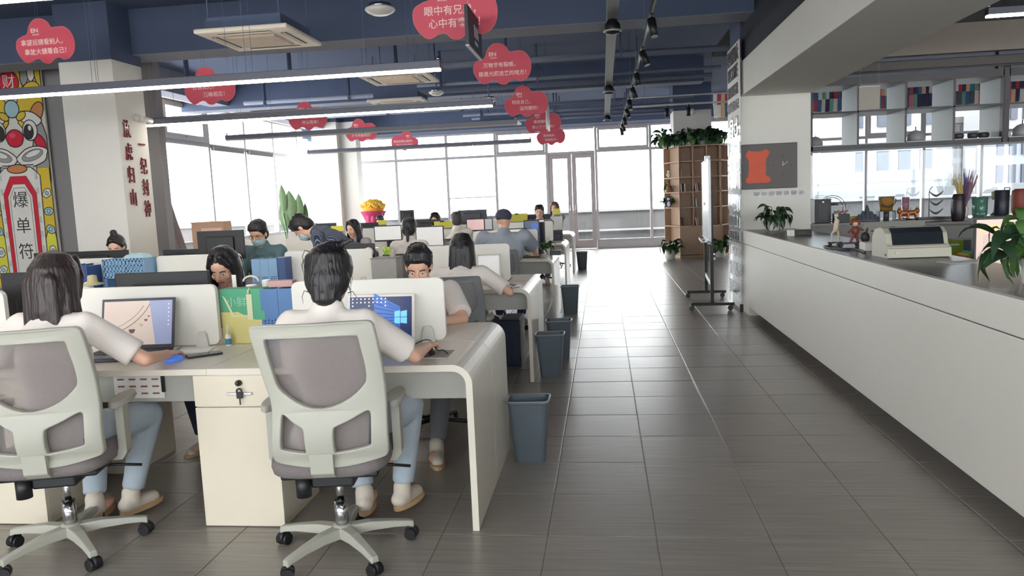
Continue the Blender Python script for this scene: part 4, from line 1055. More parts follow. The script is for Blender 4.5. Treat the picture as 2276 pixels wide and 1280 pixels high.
        h.ell(P(0, -.012, .055), (.092*s, .106*s, .078*s), rot=RHe, n=20, k=12); h.cap(P(0, .07, .04), .05*s, P(0, .13, .03), .045*s, sq=.14, side=RH @ Vector((0, 0, 1)))
    elif hair == 'messy':
        cap0(.016)
        h.ell(P(0, -.062, .015), (.078*s, .060*s, .10*s), rot=RHe)
        for i in range(60):
            a = rg.uniform(-1.7, 1.7); z1 = rg.uniform(-.10, .05); p0 = P(.03*sin(a), -.02-.03*cos(a), .145); p1 = P(.088*sin(a), -.025-.098*cos(a), .09); kz = 1-max(0, -z1)*3.6; p2 = P(.088*sin(a)*kz, -.03-.10*cos(a)*(.92), z1)
            h.cap(p0, .010*s, p1, .010*s, n=6); h.cap(p1, .010*s, p2, .008*s, n=6)
        h.cap(P(0, -.07, -.02), .062*s, P(0, -.075, -.085), .046*s, n=14)
        h.ell(P(.025, -.04, .138), (.05*s, .045*s, .022*s), rot=RHe)
        for i in range(12):
            a = rg.uniform(0, 6.28); p0 = P(.045+.02*cos(a), -.05, .135); h.cap(p0, .006*s, p0+Vector((.035*cos(a)+.02, .0, .022+.014*sin(a))), .0032*s, n=5)
    elif hair in ('long', 'longlow'):
        cap0(.006)
        strands(30, -2.05, 2.05, .34*s if hair == 'long' else .20*s, 0, rr=.0125, jit=.014)
        for u in (-1, 0, 1): h.cap(P(u*.04, -.105, .0), .045*s, Vector((P(u*.055, 0, 0).x, P(0, -.118, 0).y, HC.z-(.27 if hair == 'long' else .17)*s)), .036*s, sq=.55, side=(0, 1, 0))
        for sx in (-1, 1): h.cap(P(sx*.03, .06, .115), .020*s, P(sx*.075, .045, .035), .016*s, n=8); h.cap(P(sx*.075, .045, .035), .016*s, P(sx*.080, .03, -.06), .012*s, n=8)
    elif hair == 'bun':
        cap0(.004); h.ell(P(.01, -.035, .158), (.038*s, .036*s, .032*s), rot=RHe)
        for sx in (-1, 1): h.cap(P(sx*.02, .065, .105), .018*s, P(sx*.074, .03, .045), .014*s, n=8)
    elif hair == 'pony':
        cap0(.006); h.ell(P(0, -.105, -.01), (.028*s, .026*s, .026*s)); h.cap(P(0, -.112, -.02), .026*s, P(.005, -.115, -.17), .014*s)
        for sx in (-1, 1): h.cap(P(sx*.02, .065, .105), .018*s, P(sx*.074, .03, .045), .014*s, n=8)
    me = remesh(h, hr, 1); me.materials.append(hairmat); ho = link('hair', me, o)
    if cap_ == 'wisps':
        w2 = M()
        for i in range(16):
            a = rg.uniform(.3, 1.5)*(1 if rg.random() < .6 else -1); z1 = rg.uniform(-.11, .10); p0 = P(.085*sin(a), -.03-.06*cos(a), z1+.03)
            dx = .035*(1 if a > 0 else -1)*rg.uniform(.3, 1.2); w2.tube([p0, p0+Vector((dx*.6, 0, .006)), p0+Vector((dx, 0, -.02)), p0+Vector((dx*.9, 0, -.05))], [.0022, .0018, .0013, .0006], n=4)
        obj('hair_wisp', w2, hairmat, o, kind='stuff')
    if cap_ == 'streaks':
        w2 = M()
        for i in range(13):
            x = -.098-.010*(i % 3)+.006*sin(i); z0 = .05-.012*i; y_ = -.035+.008*(i % 5); p0 = P(x, y_, z0); w2.tube([p0, Vector((p0.x-.004, p0.y, HC.z-.08)), Vector((p0.x-.008-.002*(i % 3), p0.y, HC.z-.17)), Vector((p0.x+.004, p0.y-.004, HC.z-.265+.01*(i % 4)))], [.004, .006, .006, .002], n=5)
        obj('hair_streaks', w2, hairo, ho)
    return o

# ---------------------------------------------------------- the people in the hall
person('person with tied up black hair and white tee, from behind in the centre foreground', (-1.18, 3.07), face=-3, seat=.43, lean=4, head=(14, 8), shirt=teew, pants=denim,
       hands=[(-1.22, 3.44, .80), (-.845, 3.49, .815)], feet=[(-1.17, 3.40, .12), (-1.0, 3.46, .12)], sleeve='half', hair='messy', res=.012, cap_='wisps', fem=True, s=1.02, handcurl=.55, elbow_out=1.0, headoff=(0, .01, 0))
person('woman with long dark hair and bleached strands in a white tee at the left edge', (-2.45, 3.05), face=-4, seat=.45, lean=6, head=(8, 0), shirt=teew, pants=denim,
       hands=[(-2.75, 3.38, .80), (-2.12, 3.43, .815)], feet=[(-2.52, 3.34, .10), (-2.38, 3.42, .10)], sleeve='half', hair='long', hairmat=hairb, res=.012, cap_='streaks', fem=True, s=1.02, handcurl=.55, elbow_out=1.4)
person('man in a white tee leaning over crossed arms behind the first divider', (-1.15, 4.86), face=180, seat=.40, lean=18, head=(24, 6), shirt=teew, sleeve='half', pants=gpants,
       hands=[(-1.02, 4.32, .80), (-1.10, 4.40, .81)], feet=[(-1.0, 4.22, .08), (-1.25, 4.3, .08)], hair='short', res=.012, s=1.0, elbow_out=1.8)
person('woman with long black hair parted in the middle, behind the left nearest divider', (-2.42, 4.83), face=180, seat=.42, lean=14, head=(24, 0), shirt=lilac, pants=dpants, hair='longlow', res=.012, fem=True)
person('person bent low behind the first divider, only dark hair showing', (-1.66, 4.93), face=180, seat=.38, lean=30, head=(60, 0), shirt=lilac, pants=dpants, hair='short', res=.016)
person('woman with a hair bun behind the pale blue file basket', (-5.08, 7.62), face=180, seat=.44, lean=10, head=(18, 12), shirt=lilac, hair='bun', res=.016, fem=True)
person('man with glasses and a lowered mask in a teal shirt, at the second desk row', (-3.5, 7.62), face=178, seat=.50, lean=8, head=(22, 0), shirt=teal, sleeve='long', hair='short', mask=True, glasses=True, res=.013, s=1.03, cap_=None)
person('man in a striped navy shirt and mask standing and bending over the second desk row', (-2.42, 7.50), face=100, lean=56, head=(58, -12), shirt=stripe, sleeve='long', pants=dpants, hair='short', mask=True, stand=True, res=.014, hands=[(-2.95, 7.15, .80), (-2.85, 7.42, .80)], s=1.04)
person('woman with straight black hair from behind at the second desk row', (-1.12, 5.80), face=0, seat=.38, lean=13, head=(14, 0), shirt=teew, sleeve='half', pants=dpants, hair='longlow', res=.014, fem=True, hands=[(-1.35, 6.2, .80), (-.83, 6.06, .81)], elbow_out=1.4)
person('large man in a blue grey shirt from behind at the third desk row', (-1.14, 8.62), face=0, seat=.48, lean=10, head=(6, 0), shirt=teegrey, sleeve='half', pants=dpants, hair='cap', hairmat=mat('dark_cap', (66, 66, 84), .9), res=.015, s=1.05, bodyw=1.25, hands=[(-1.35, 9.1, .80), (-.82, 9.22, .81)], elbow_out=1.5)
person('woman with a low ponytail in white from behind at the third desk row', (-2.25, 8.62), face=0, seat=.46, lean=8, head=(8, 0), shirt=teew, hair='pony', res=.017, fem=True)
person('short haired person in a white shirt from behind at the fourth desk row', (-2.26, 11.65), face=0, seat=.46, lean=6, head=(4, 14), shirt=teew, hair='short', hairmat=mat('dark_brown_hair', (70, 66, 66), .6, bump=.5), res=.018)
person('woman with loose dark hair behind a white monitor beside the standing man', (-3.5, 10.6), face=180, seat=.43, lean=8, head=(10, -20), shirt=lilac, hair='longlow', res=.018, fem=True)
person('woman with brown hair at the far end of the aisle desks, before the glass door', (-1.0, 16.45), face=150, seat=.52, lean=4, head=(8, 20), shirt=lilac, hair='longlow', hairmat=mat('brown_far_hair', (110, 84, 76), .6), res=.018, fem=True)
person('person behind yellow notes at the fourth row, only dark hair showing', (-2.98, 13.55), face=180, seat=.45, lean=8, head=(16, 0), shirt=lilac, hair='longlow', res=.018, fem=True)
person('person by the orange flowers, only the top of the head showing', (-5.0, 17.0), face=180, seat=.40, lean=10, head=(20, 0), shirt=teew, hair='short', res=.018)
person('person hidden behind the large man, only the top of the hair showing', (-1.12, 13.6), face=180, seat=.50, lean=4, head=(6, 0), shirt=lilac, hair='short', res=.018)
fc = [(-1.13, 5.05, 180, 'dark grey office chair of the man leaning on crossed arms'), (-2.42, 5.06, 180, 'dark grey office chair of the woman parted in the middle'), (-1.66, 5.2, 170, 'dark grey office chair of the person bent low'),
      (-5.08, 7.86, 180, 'dark grey office chair of the woman with a bun'), (-3.5, 7.86, 180, 'dark grey office chair of the man in teal'), (-1.14, 8.5, 0, 'dark grey office chair of the large man'),
      (-2.25, 8.48, 0, 'dark grey office chair of the woman with a ponytail'), (-2.26, 11.5, 0, 'dark grey office chair of the short haired person in white'), (-3.5, 10.85, 180, 'dark grey office chair behind the third desk row'),
      (-1.0, 16.7, 150, 'dark grey office chair at the far end of the aisle desks'), (-2.98, 13.8, 180, 'dark grey office chair behind the fourth desk row'), (-5.0, 17.2, 180, 'dark grey office chair by the orange flowers'), (-1.12, 13.85, 180, 'dark grey office chair hidden behind the large man')]
for a in fc:
    if a[2] == 0: far_chair(*a)
    else: make_stool(a[3].replace('dark grey office chair', 'backless round stool'), a[0], a[1]-.24)

# ============================================================ THINGS ON THE DESKS
def screen_mat_plain(name, c, e=.6): return mat(name, c, .3, emit=e, var=.03)
def monitor(label, x, y, face, w=.54, h=.32, zc=None, zb=DT, scr=None, shell=black, back=None, thick=.03):
    """face 0: screen looks at the camera"""
    t = thing('monitor', label, 'monitor', (x, y, zb), 0 if face == 0 else pi, group='monitors on the desks')
    zc = (zc if zc else zb+.30)-zb
    obj('housing', M().box(-w/2, w/2, 0, thick, zc-h/2, zc+h/2), shell, t, bev=.005)
    obj('screen', M().box(-w/2+.012, w/2-.012, -.002, 0, zc-h/2+.018, zc+h/2-.012), scr or mat('screen_off', (40, 42, 56), .15), t)
    obj('rear_cover', M().box(-w*.3, w*.3, thick, thick+.025, zc-h*.3, zc+h*.3), shell, t, bev=.01)
    obj('stand', M().box(-.03, .03, thick, thick+.03, .01, zc).box(-.11, .11, -.05, .13, 0, .012), shell, t, bev=.003)
    return t
wscr = screen_mat_plain('white_page_screen', (222, 222, 222), .2); pscr = screen_mat_plain('pink_page_screen', (222, 186, 184), .25); bscr = screen_mat_plain('blue_page_screen', (60, 90, 160), .3)
monitor('long dark monitor back behind the left nearest divider', -2.575, 4.20, 1, w=.58, h=.34, zc=.985)
monitor('dark monitor back with a dark green top behind the second divider of the second row', at(778, 560, y=7.0).x, 7.0, 1, w=.50, h=.30, zc=.985)
monitor('large dark blue monitor showing its face left of the masked man in teal', -3.67, 7.02, 1, w=.47, h=.28, zc=1.17)
monitor('low dark blue laptop lid left of the large dark blue monitor', -4.12, 7.1, 1, w=.40, h=.22, zc=1.03)
monitor('dark monitor back at the left edge behind the girl with long hair', -3.35, 4.20, 1, w=.5, h=.36, zc=1.0)
monitor('dark grey wide monitor back left of the woman with a bun', at(185, 585, y=7.0).x, 7.0, 1, w=1.0, h=.22, zc=1.05)
monitor('white page monitor with a black frame in front of the ponytail woman', at(955, 525, y=9.4).x, 9.40, 0, w=.36, h=.26, zc=1.07, scr=wscr)
monitor('white monitor with a thin dark frame left of the ponytail woman', at(862, 515, y=9.4).x, 9.40, 0, w=.36, h=.20, zc=1.13, scr=wscr)
monitor('narrow white monitor with a yellow note, right of the standing man', at(752, 530, y=9.9).x, 9.7, 0, w=.24, h=.26, zc=1.07, scr=wscr)
monitor('pink screen monitor right of the white shirted person at the fourth row', at(1056, 505, y=12.3).x, 12.35, 0, w=.30, h=.20, zc=1.10, scr=pscr)
monitor('pale grey monitor beside the pink screen', at(1085, 503, y=12.3).x, 12.35, 0, w=.14, h=.2, zc=1.10, scr=mat('grey_page_screen', (170, 168, 172), .3, emit=.2))
monitor('white page monitor in front of the large man', at(1147, 525, y=9.4).x, 9.42, 0, w=.26, h=.26, zc=1.0, scr=wscr)
monitor('dark tall monitor with a blue window right of the large man', at(1182, 530, y=9.6).x, 9.62, 0, w=.20, h=.38, zc=1.03, scr=mat('slate_screen', (70, 84, 108), .3, emit=.25))
obj('blue_window', M().box(-.0, .085, -.004, -.002, .33, .40), bscr, bpy.data.objects[[o.name for o in bpy.data.objects if o.name.startswith('monitor')][-1]])
monitor('black slim monitor at the aisle end of the third row', at(1200, 530, y=9.9).x, 9.95, 0, w=.13, h=.36, zc=1.0)
for i, (px, py, y, w, lab) in enumerate(((948, 492, 12.9, .42, 'dark monitor top left of the pink screen'), (1050, 470, 13.0, .50, 'long dark monitor top above the pink screen'), (1190, 480, 15.6, .62, 'long dark monitor top before the glass door'), (1190, 492, 12.7, .30, 'white page monitor with dark frame behind the large man'),
                                  (820, 498, 15.6, .50, 'dark monitor top below the orange flowers'), (1240, 515, 12.9, .16, 'small dark blue monitor at the aisle end of the fourth row'), (905, 470, 15.8, .3, 'grey monitor top below the far windows'), (725, 500, 12.4, .36, 'grey monitor back above the standing man'))):
    p_ = at(px, py, y=y); monitor(lab, p_.x, y, 1 if i != 3 else 0, w=w, h=.26, zc=p_.z-.10, scr=wscr if i == 3 else None, shell=dgrey if i % 2 else black)
# laptops
def laptop(label, x, y, rz, w, d, tilt, screen_m, body, scrh=None, sc_parts=None):
    t = thing('laptop', label, 'laptop', (x, y, DT), rz, group='laptops on the nearest desks'); h = scrh or d
    obj('base', M().box(-w/2, w/2, -d, 0, 0, .02), body, t, bev=.004)
    k = M(); nc, nr = 13, 5
    for i in range(nc):
        for j in range(nr): k.box(-w/2+.02+(w-.04)*i/nc, -w/2+.02+(w-.04)*(i+.85)/nc, -.05-.021*j-.017, -.05-.021*j, .02, .0225)
    obj('keys', k, black, t, kind='stuff'); obj('touchpad', M().box(-.05, .05, -d+.015, -d+.075, .02, .0208), mgrey, t)
    T = Matrix.Translation((0, 0, .018)) @ Matrix.Rotation(-tilt, 4, 'X')
    obj('lid', M().box(-w/2, w/2, 0, .008, 0, h, T=T), body, t, bev=.003)
    so = obj('screen', M().box(-w/2+.014, w/2-.014, -.0015, 0, .022, h-.014, T=T), screen_m, t)
    return t, so, T, w, h
# left laptop: warm wallpaper with a big wheel and dark cabins
tl, so, T, w, h = laptop('dark laptop with a pale ferris wheel picture, in front of the long haired woman', -2.47, 3.72, radians(4), .40, .25, radians(14), screen_mat_plain('warm_wallpaper', (190, 174, 164), .3), mat('graphite', (66, 66, 78), .4, metal=.4), .27)
def onscr(name, m_, mm, o=so): return obj(name, m_, mm, o)
def SP(T, x, z, q=.0022): return T @ Vector((x, -q, z))
m = M()
vs = [SP(T, w/2-.014-.0, .022, .0018), SP(T, w/2-.014, h-.014, .0018), SP(T, .06, h-.014, .0018), SP(T, .10, .022, .0018)]; m.add(vs, [(0, 1, 2, 3)]); onscr('picture', m, screen_mat_plain('cool_wallpaper', (136, 144, 176), .3))
arc = mat('wheel_line', (130, 110, 96), .5, emit=.2)
m = M()
for R_, lw in ((.30, .0016), (.275, .001)):
    m.tube([SP(T, -.20+R_*sin(a), .40-R_*cos(a)-.02, .003) for a in [.05+1.2*i/14 for i in range(15)] if -.18 < -.20+R_*sin(a) < .18 and .03 < .40-R_*cos(a)-.02 < .25], lw, n=4)
onscr('picture', m, arc)
for k, (x, z, r_) in enumerate(((-.10, .075, .024), (-.03, .10, .018), (.02, .13, .012), (.045, .155, .010), (.06, .175, .007))):
    m = M(); m.add([SP(T, x+r_*cos(a), z+r_*sin(a), .0026) for a in [2*pi*i/6 for i in range(6)]], [tuple(range(6))]); onscr('picture', m, mat('cabin_%d' % k, ((96, 84, 84), (104, 70, 72), (196, 176, 140), (130, 70, 66), (180, 80, 76))[k], .5, emit=.15))
    m = M(); m.add([SP(T, x+r_*.9*cos(a), z+r_*.3+r_*.7*sin(a), .0029) for a in [pi*i/6 for i in range(7)]], [tuple(range(7))]); onscr('picture', m, mat('cabin_top', (200, 190, 160), .5, emit=.2))
m = M()
for j in range(6): m.add([SP(T, .168+.004*cos(a)-.004*j*0, .235-.022*j+.004*sin(a), .003) for a in [2*pi*i/8 for i in range(8)]], [tuple(range(8))])
onscr('icons', m, wscr)
m = M()
for i in range(3):
    for j in range(3): m.add([SP(T, -.175+.022*i+a, .22-.025*j+b_, .003) for a, b_ in ((0, 0), (.012, 0), (.012, .012), (0, .012))], [(0, 1, 2, 3)])
onscr('icons', m, mat('icon_tint', (196, 170, 170), .5, emit=.3))
# right laptop: white, blue light screen
tr_, so2, T, w, h = laptop('white laptop with a glowing blue screen, in front of the nearest seated person', -1.155, 3.76, radians(-2), .36, .235, radians(12), screen_mat_plain('deep_blue_wallpaper', (26, 40, 82), .4), mat('white_laptop_shell', (224, 220, 214), .35), .25)
m = M(); cx_0 = .105
for i in range(10):
    a0 = -.5+i*.1; m.add([SP(T, cx_0-.14, .13+a0*.26, .0022), SP(T, cx_0-.14, .13+(a0+.08)*.26, .0022), SP(T, cx_0, .13+(a0+.08)*.11, .0022), SP(T, cx_0, .13+a0*.11, .0022)], [(0, 1, 2, 3)])
onscr('picture', m, screen_mat_plain('light_beams', (40, 90, 168), .45), so2)
m = M()
for sx in (0, 1):
    for sz in (0, 1): m.add([SP(T, cx_0-.03+sx*.033, .135+sz*.031-.035, .0026), SP(T, cx_0+.0+sx*.036, .135+sz*.036-.039, .0026), SP(T, cx_0+sx*.036, .135+sz*.036-.006, .0026), SP(T, cx_0-.03+sx*.033, .135+sz*.031-.007, .0026)], [(0, 1, 2, 3)])
onscr('picture', m, screen_mat_plain('bright_panes', (96, 170, 226), .6), so2)
m = M()
for i in range(9):
    for j in range(2 if i % 4 else 3): m.add([SP(T, -.15+.022*i+.0045*cos(a), .226-.018*j+.0045*sin(a), .0026) for a in [2*pi*q/8 for q in range(8)]], [tuple(range(8))])
onscr('icons', m, wscr, so2)
def cable(label, pts, r, m_, name='cable', cat='cable'):
    q = []; P_ = [Vector(p) for p in pts]; n = len(P_)
    for i in range(n-1):
        p0, p1, p2, p3 = P_[max(0, i-1)], P_[i], P_[i+1], P_[min(n-1, i+2)]
        for s_ in range(6):
            t_ = s_/6; q.append(.5*((2*p1)+(-p0+p2)*t_+(2*p0-5*p1+4*p2-p3)*t_*t_+(-p0+3*p1-3*p2+p3)*t_**3))
    q.append(P_[-1]); m = M(); m.tube(q, r, n=6)
    return tag(obj(name, m, m_), label, cat)
cable('teal charging cable coiled beside the dark laptop', [(-2.24, 3.60, .776), (-2.30, 3.52, .776), (-2.22, 3.50, .79), (-2.16, 3.62, .81), (-2.24, 3.66, .776), (-2.20, 3.50, .776), (-2.13, 3.56, .80), (-2.11, 3.50, .786)], .003, mat('teal_rubber', (84, 158, 176), .5))
cable('black mouse cable looping behind the white laptop', [(-.98, 3.66, .776), (-.93, 3.72, .80), (-.88, 3.70, .806), (-.84, 3.62, .79), (-.80, 3.52, .79), (-.765, 3.47, .80), (-.75, 3.50, .776)], .0028, black)
def mouse(label, x, y, rz, m_):
    t = thing('mouse', label, 'mouse', (x, y, DT), rz); b_ = M(); b_.lathe([(.028, 0), (.031, .008), (.028, .02), (.016, .030), (.001, .033)], n=16)
    for i, v in enumerate(b_.v): b_.v[i] = (v[0], v[1]*1.65, v[2])
    obj('body', b_, m_, t); obj('wheel', M().cyl((-.004, .028, .026), (.004, .028, .026), .009, n=10), dgrey, t)
mouse('blue lit mouse under the hand of the long haired woman', -2.115, 3.47, -.4, mat('blue_mouse', (70, 110, 190), .3, emit=.3)); mouse('dark mouse under the hand of the nearest seated person', -.845, 3.50, -.2, black)
tag(obj('mouse_pad', M().box(-.10, .11, -.09, .09, 0, .003), mat('grey_pad', (176, 170, 160), .8), loc=(-.85, 3.52, DT)), 'pale grey mouse pad near the rounded desk corner', 'mouse pad')
t = thing('phone', 'black phone lying right of the dark laptop', 'phone', (-2.03, 3.60, DT+.001), -.9); obj('body', M().box(-.04, .04, -.085, .085, 0, .009), black, t, bev=.003); obj('screen', M().box(-.037, .037, -.08, .08, .009, .0095), mat('phone_glass', (40, 42, 50), .1), t)
tag(obj('paper_sheet', M().box(-.11, .11, -.08, .08, 0, .002), paper, loc=(-2.18, 3.74, DT+.001), rotz=.2), 'white sheet of paper under the cable beside the dark laptop', 'paper')
# green and yellow paper bag
t = thing('paper_bag', 'green and yellow carrier bag standing between the two nearest dividers', 'bag', (-1.965, 3.97, DT), .02)
gb = mat('bag_green', (88, 168, 132), .7); yb = mat('bag_yellow', (214, 204, 136), .7)
m = M(); m.box(-.125, .125, -.05, .05, 0, .175); obj('lower_panel', m, yb, t, bev=.003)
m = M(); m.box(-.126, .126, -.051, .051, .175, .30); obj('upper_panel', m, gb, t, bev=.003)
m = M(); n_ = 16
for i in range(n_):
    x0_, x1_ = -.124+.248*i/n_, -.124+.248*(i+1)/n_; f_ = lambda x: .172-.018*sin(x*22)-.02*(x/.12)
    m.add([(x0_, -.0525, .178), (x1_, -.0525, .178), (x1_, -.0525, f_(x1_)-.012), (x0_, -.0525, f_(x0_)-.012)], [(0, 1, 2, 3)])
obj('wavy_edge', m, gb, t)
cm = mat('cream_strap', (214, 216, 178), .8)
m = M(); m.box(.028, .058, -.055, -.052, .13, .27); m.tube([(.043, -.053, .27), (.043, -.06, .285), (.043, -.04, .30)], .006); obj('handle', m, cm, t)
m = M(); m.add([(-.11, -.054, .27), (-.09, -.054, .25), (-.045, -.054, .15), (-.06, -.054, .152)], [(0, 1, 2, 3)]); m.box(-.06, .03, -.055, -.053, .148, .156); obj('handle', m, cm, t)
text('lettering', '小鲜', .06, mat('pale_green_print', (150, 206, 176), .7), t, (-.03, -.0535, .225), ext=.0003)
# small bottle, cup holder cap
t = thing('dropper_bottle', 'small white squeeze bottle with a blue label before the green and yellow bag', 'bottle', (-2.03, 3.86, DT))
obj('body', M().lathe([(.014, 0), (.016, .004), (.016, .05), (.012, .062), (.006, .066)], n=16), potw, t); obj('label_band', M().lathe([(.0165, .008), (.0165, .04)], n=16, close=False), mat('blue_label', (60, 130, 170), .5), t)
obj('nozzle', M().lathe([(.006, .066), (.0055, .085), (.0025, .11), (.001, .112)], n=12), potw, t)
# file boxes
def filebox(label, x0, x1, y0, y1, z0, z1, m_, nrib=3, windows=True, extra=None, rz=0):
    w, d, h_ = x1-x0, y1-y0, z1-z0; t = thing('file_box', label, 'file box', ((x0+x1)/2, (y0+y1)/2, z0), rz, group='blue plastic file boxes')
    th = .004
    for i in range(nrib):
        a = -w/2+w*i/nrib+.001; b_ = -w/2+w*(i+1)/nrib-.001
        m = M(); m.box(a, b_, -d/2, -d/2+th, 0, h_); m.box(a, a+th, -d/2+th, d/2, 0, h_); m.box(b_-th, b_, -d/2+th, d/2, 0, h_*.95); m.box(a+th, b_-th, d/2-th, d/2, 0, h_*.9); m.box(a, b_, -d/2, d/2, 0, th)
        mo = obj('magazine_holder', m, m_, t)
        if windows:
            g_ = M()
            for r_ in range(7):
                for c_ in range(4):
                    xx = a+(b_-a)*(.2+.6*c_/3); zz = .02+.016*r_+.004*(c_ % 2); g_.box(xx-.005, xx+.005, -d/2-.001, -d/2, zz, zz+.008)
            obj('cutouts', g_, mat('cutout_shadow_blue', (46, 70, 118), .8), mo, kind='stuff')
        b2 = M()
        for q in range(4): b2.box(a+th+.004+q*(b_-a-.02)/4, a+th+.004+(q+.6)*(b_-a-.02)/4, -d/2+.02, d/2-.02, .006, h_*(.8+.05*((q*7+i*3) % 4)))
        obj('papers', b2, (paper, mat('blue_folder', (110, 140, 190), .7))[i % 2], t)
    return t
filebox('blue file boxes right of the green and yellow bag', -1.86, -1.66, 3.92, 4.14, DT, 1.065, blueb, 2)
filebox('light blue file boxes with hexagon holes in front of the masked man in teal', -3.14, -2.90, 6.5, 6.76, DT, 1.055, blueb2, 3)
obj('side_panel', M().box(-.01, .07, -.12, .13, 0, .29), mat('deep_blue_plastic', (60, 88, 140), .5), None, loc=(-2.90, 6.63, DT))
_s = bpy.data.objects['side_panel']; _s.name = 'blue_folder_case'; tag(_s, 'dark blue folder case standing right of the light blue file boxes', 'folder case')
t = thing('file_basket', 'pale blue perforated basket of papers before the woman with a bun', 'basket', (-4.37, 6.6, 0)); za, zb_ = DT+.16, 1.10
bm_ = M()
for i in range(12): bm_.box(-.20+i*.034, -.20+i*.034+.012, -.10, -.094, za, zb_)
for z in (za, za+.05, za+.10, zb_-.014): bm_.box(-.20, .20, -.10, -.094, z, z+.014)
bm_.box(-.205, -.197, -.1, .1, za, zb_); bm_.box(.197, .205, -.1, .1, za, zb_); bm_.box(-.2, .2, .094, .1, za, zb_); bm_.box(-.2, .2, -.1, .1, za-.005, za); obj('basket', bm_, blueb2, t)
obj('papers', M().box(-.19, .0, -.08, .08, za, zb_-.01).box(.01, .19, -.07, .08, za, zb_-.03), mat('blue_papers', (150, 190, 214), .8), t)
obj('legs', M().box(-.2, -.17, -.1, .1, DT, za).box(.17, .2, -.1, .1, DT, za), blueb, t)
m = M(); m.prism([(-.10, 0), (.13, 0), (.10, .03), (.0, .045), (-.06, .03)], -.06, .06); tag(obj('face_mask', m, maskm, loc=(-4.30, 6.6, zb_+.001)), 'pale blue face mask lying on the perforated basket', 'mask')
filebox('dark blue file boxes beside the long haired woman, behind a small hat figure', -4.86, -4.62, 6.35, 6.55, DT, 1.07, mat('navy_file_plastic', (52, 78, 134), .5), 3, True)
t = thing('hat_figurine', 'small white figure with a wide hat before the dark blue file boxes', 'figurine', at(200, 640, y=4.1)); hz_ = 1.105-t.location.z; t.location.z = DT
k0 = at(190, 640, y=4.05).z-DT
obj('body', M().cyl((0, 0, 0), (0, 0, .25), .035, .03, n=14).ell((-.015, 0, .30), (.035, .03, .05)), potw, t); obj('hat', M().lathe([(.001, .335), (.062, .33), (.060, .338), (.028, .345), (.024, .385), (.001, .39)], c=(.02, 0, 0), n=20), mat('straw_hat', (178, 170, 130), .8), t)
# small things on top of the first boxes
t = thing('white_charger', 'white round cable holder behind the green and yellow bag', 'holder', (-2.00, 4.12, DT)); m = M(); m.tube([(.045*cos(a), 0, .32+.03*sin(a)) for a in [pi*i/10 for i in range(11)]], .006); m.cyl((0, 0, 0), (0, 0, .30), .03, n=14); obj('body', m, potw, t)
t = thing('pen_holder', 'upright white ruler and pens left of the green and yellow bag', 'pens', (-2.10, 4.12, DT)); obj('cup', M().lathe([(.03, 0), (.03, .12), (.027, .12), (.027, .01)], n=16), dgrey, t); obj('ruler', M().box(-.012, .012, -.002, .002, .02, .36), paper, t)
for i in range(5): obj('marking', M().box(-.004, .004, -.003, -.002, .1+.04*i, .104+.04*i), black, t)
t = thing('pink_box', 'small pink box with a white cup on the first blue file boxes', 'box', (-1.78, 4.02, 1.066)); obj('box', M().box(-.06, .08, -.03, .03, 0, .035), mat('pink_carton', (206, 168, 164), .8), t, bev=.002); obj('cup', M().cyl((-.085, 0, 0), (-.085, 0, .04), .022, n=14), potw, t)
# second row oddments
p_ = at(860, 600, y=6.72)
t = thing('storage_bin', 'grey storage box between two dividers of the second row', 'box', (p_.x, 6.72, DT)); obj('box', M().box(-.11, .12, -.11, .11, 0, .24), mat('grey_box', (166, 164, 162), .7), t, bev=.004); obj('lid', M().box(-.115, .125, -.115, .115, .24, .25), mat('grey_box_lid', (140, 138, 138), .7), t)
p_ = at(832, 550, y=6.9); t = thing('tape_roll', 'white tape roll on edge above the grey storage box', 'tape', (p_.x, 6.72, 1.02)); m = M(); m.tube([(.030*cos(a), 0, .048+.030*sin(a)) for a in [2*pi*i/18 for i in range(18)]], .016, n=8, closed=True); obj('roll', m, potw, t)
t = thing('herb_pot', 'lime green leafy bunch in a bag beside the tape roll', 'plant', (-1.93, 6.66, 1.021)); m = M()
for i in range(12): m.ell((.02*cos(i), .02*sin(i*1.7), .04+.012*(i % 4)), (.02, .014, .022), rot=(i, i*.7, 0), n=8, k=5)
obj('leaves', m, mat('lime_leaf', (170, 200, 90), .7), t, kind='stuff'); obj('bag', M().cyl((.05, 0, 0), (.045, 0, .07), .03, .014, n=10), mat('beige_bag', (196, 184, 168), .8), t)
monitor('white monitor edge with a dark bar beside the black haired woman', -.985, 6.45, 0, w=.2, h=.2, zc=.93, scr=wscr, shell=potw)
# yellow notes
for i, (px, py, y, w_, h_) in enumerate(((750, 508, 9.68, .17, .07), (1050, 500, 12.9, .0, .0), (985, 499, 12.28, .30, .11), (1150, 484, 15.0, .40, .15), (850, 494, 12.2, .14, .07), (1238, 470, 15.9, .14, .12))):
    if not w_: continue
    p_ = at(px, py, y=y); t = thing('sticky_note', ('yellow note strip on the narrow monitor beside the standing man', '', 'yellow note strip on a monitor behind the ponytail woman', 'broad yellow note strip behind the large man', 'small yellow note below the orange flowers', 'yellow folder in front of the woman by the glass door')[i], 'note', (p_.x, y, DT), group='yellow notes on monitors')
    zt = p_.z-DT; obj('note', M().box(-w_/2, w_/2, -.004, 0, zt-h_/2, zt+h_/2), yell, t); obj('holder', M().box(-w_/2+.01, w_/2-.01, .0, .006, 0, zt+h_/2), mgrey, t)
    if i in (2, 3): obj('clip', M().box(-.05, .02, -.008, .012, zt+h_/2-.015, zt+h_/2+.01), black, t)
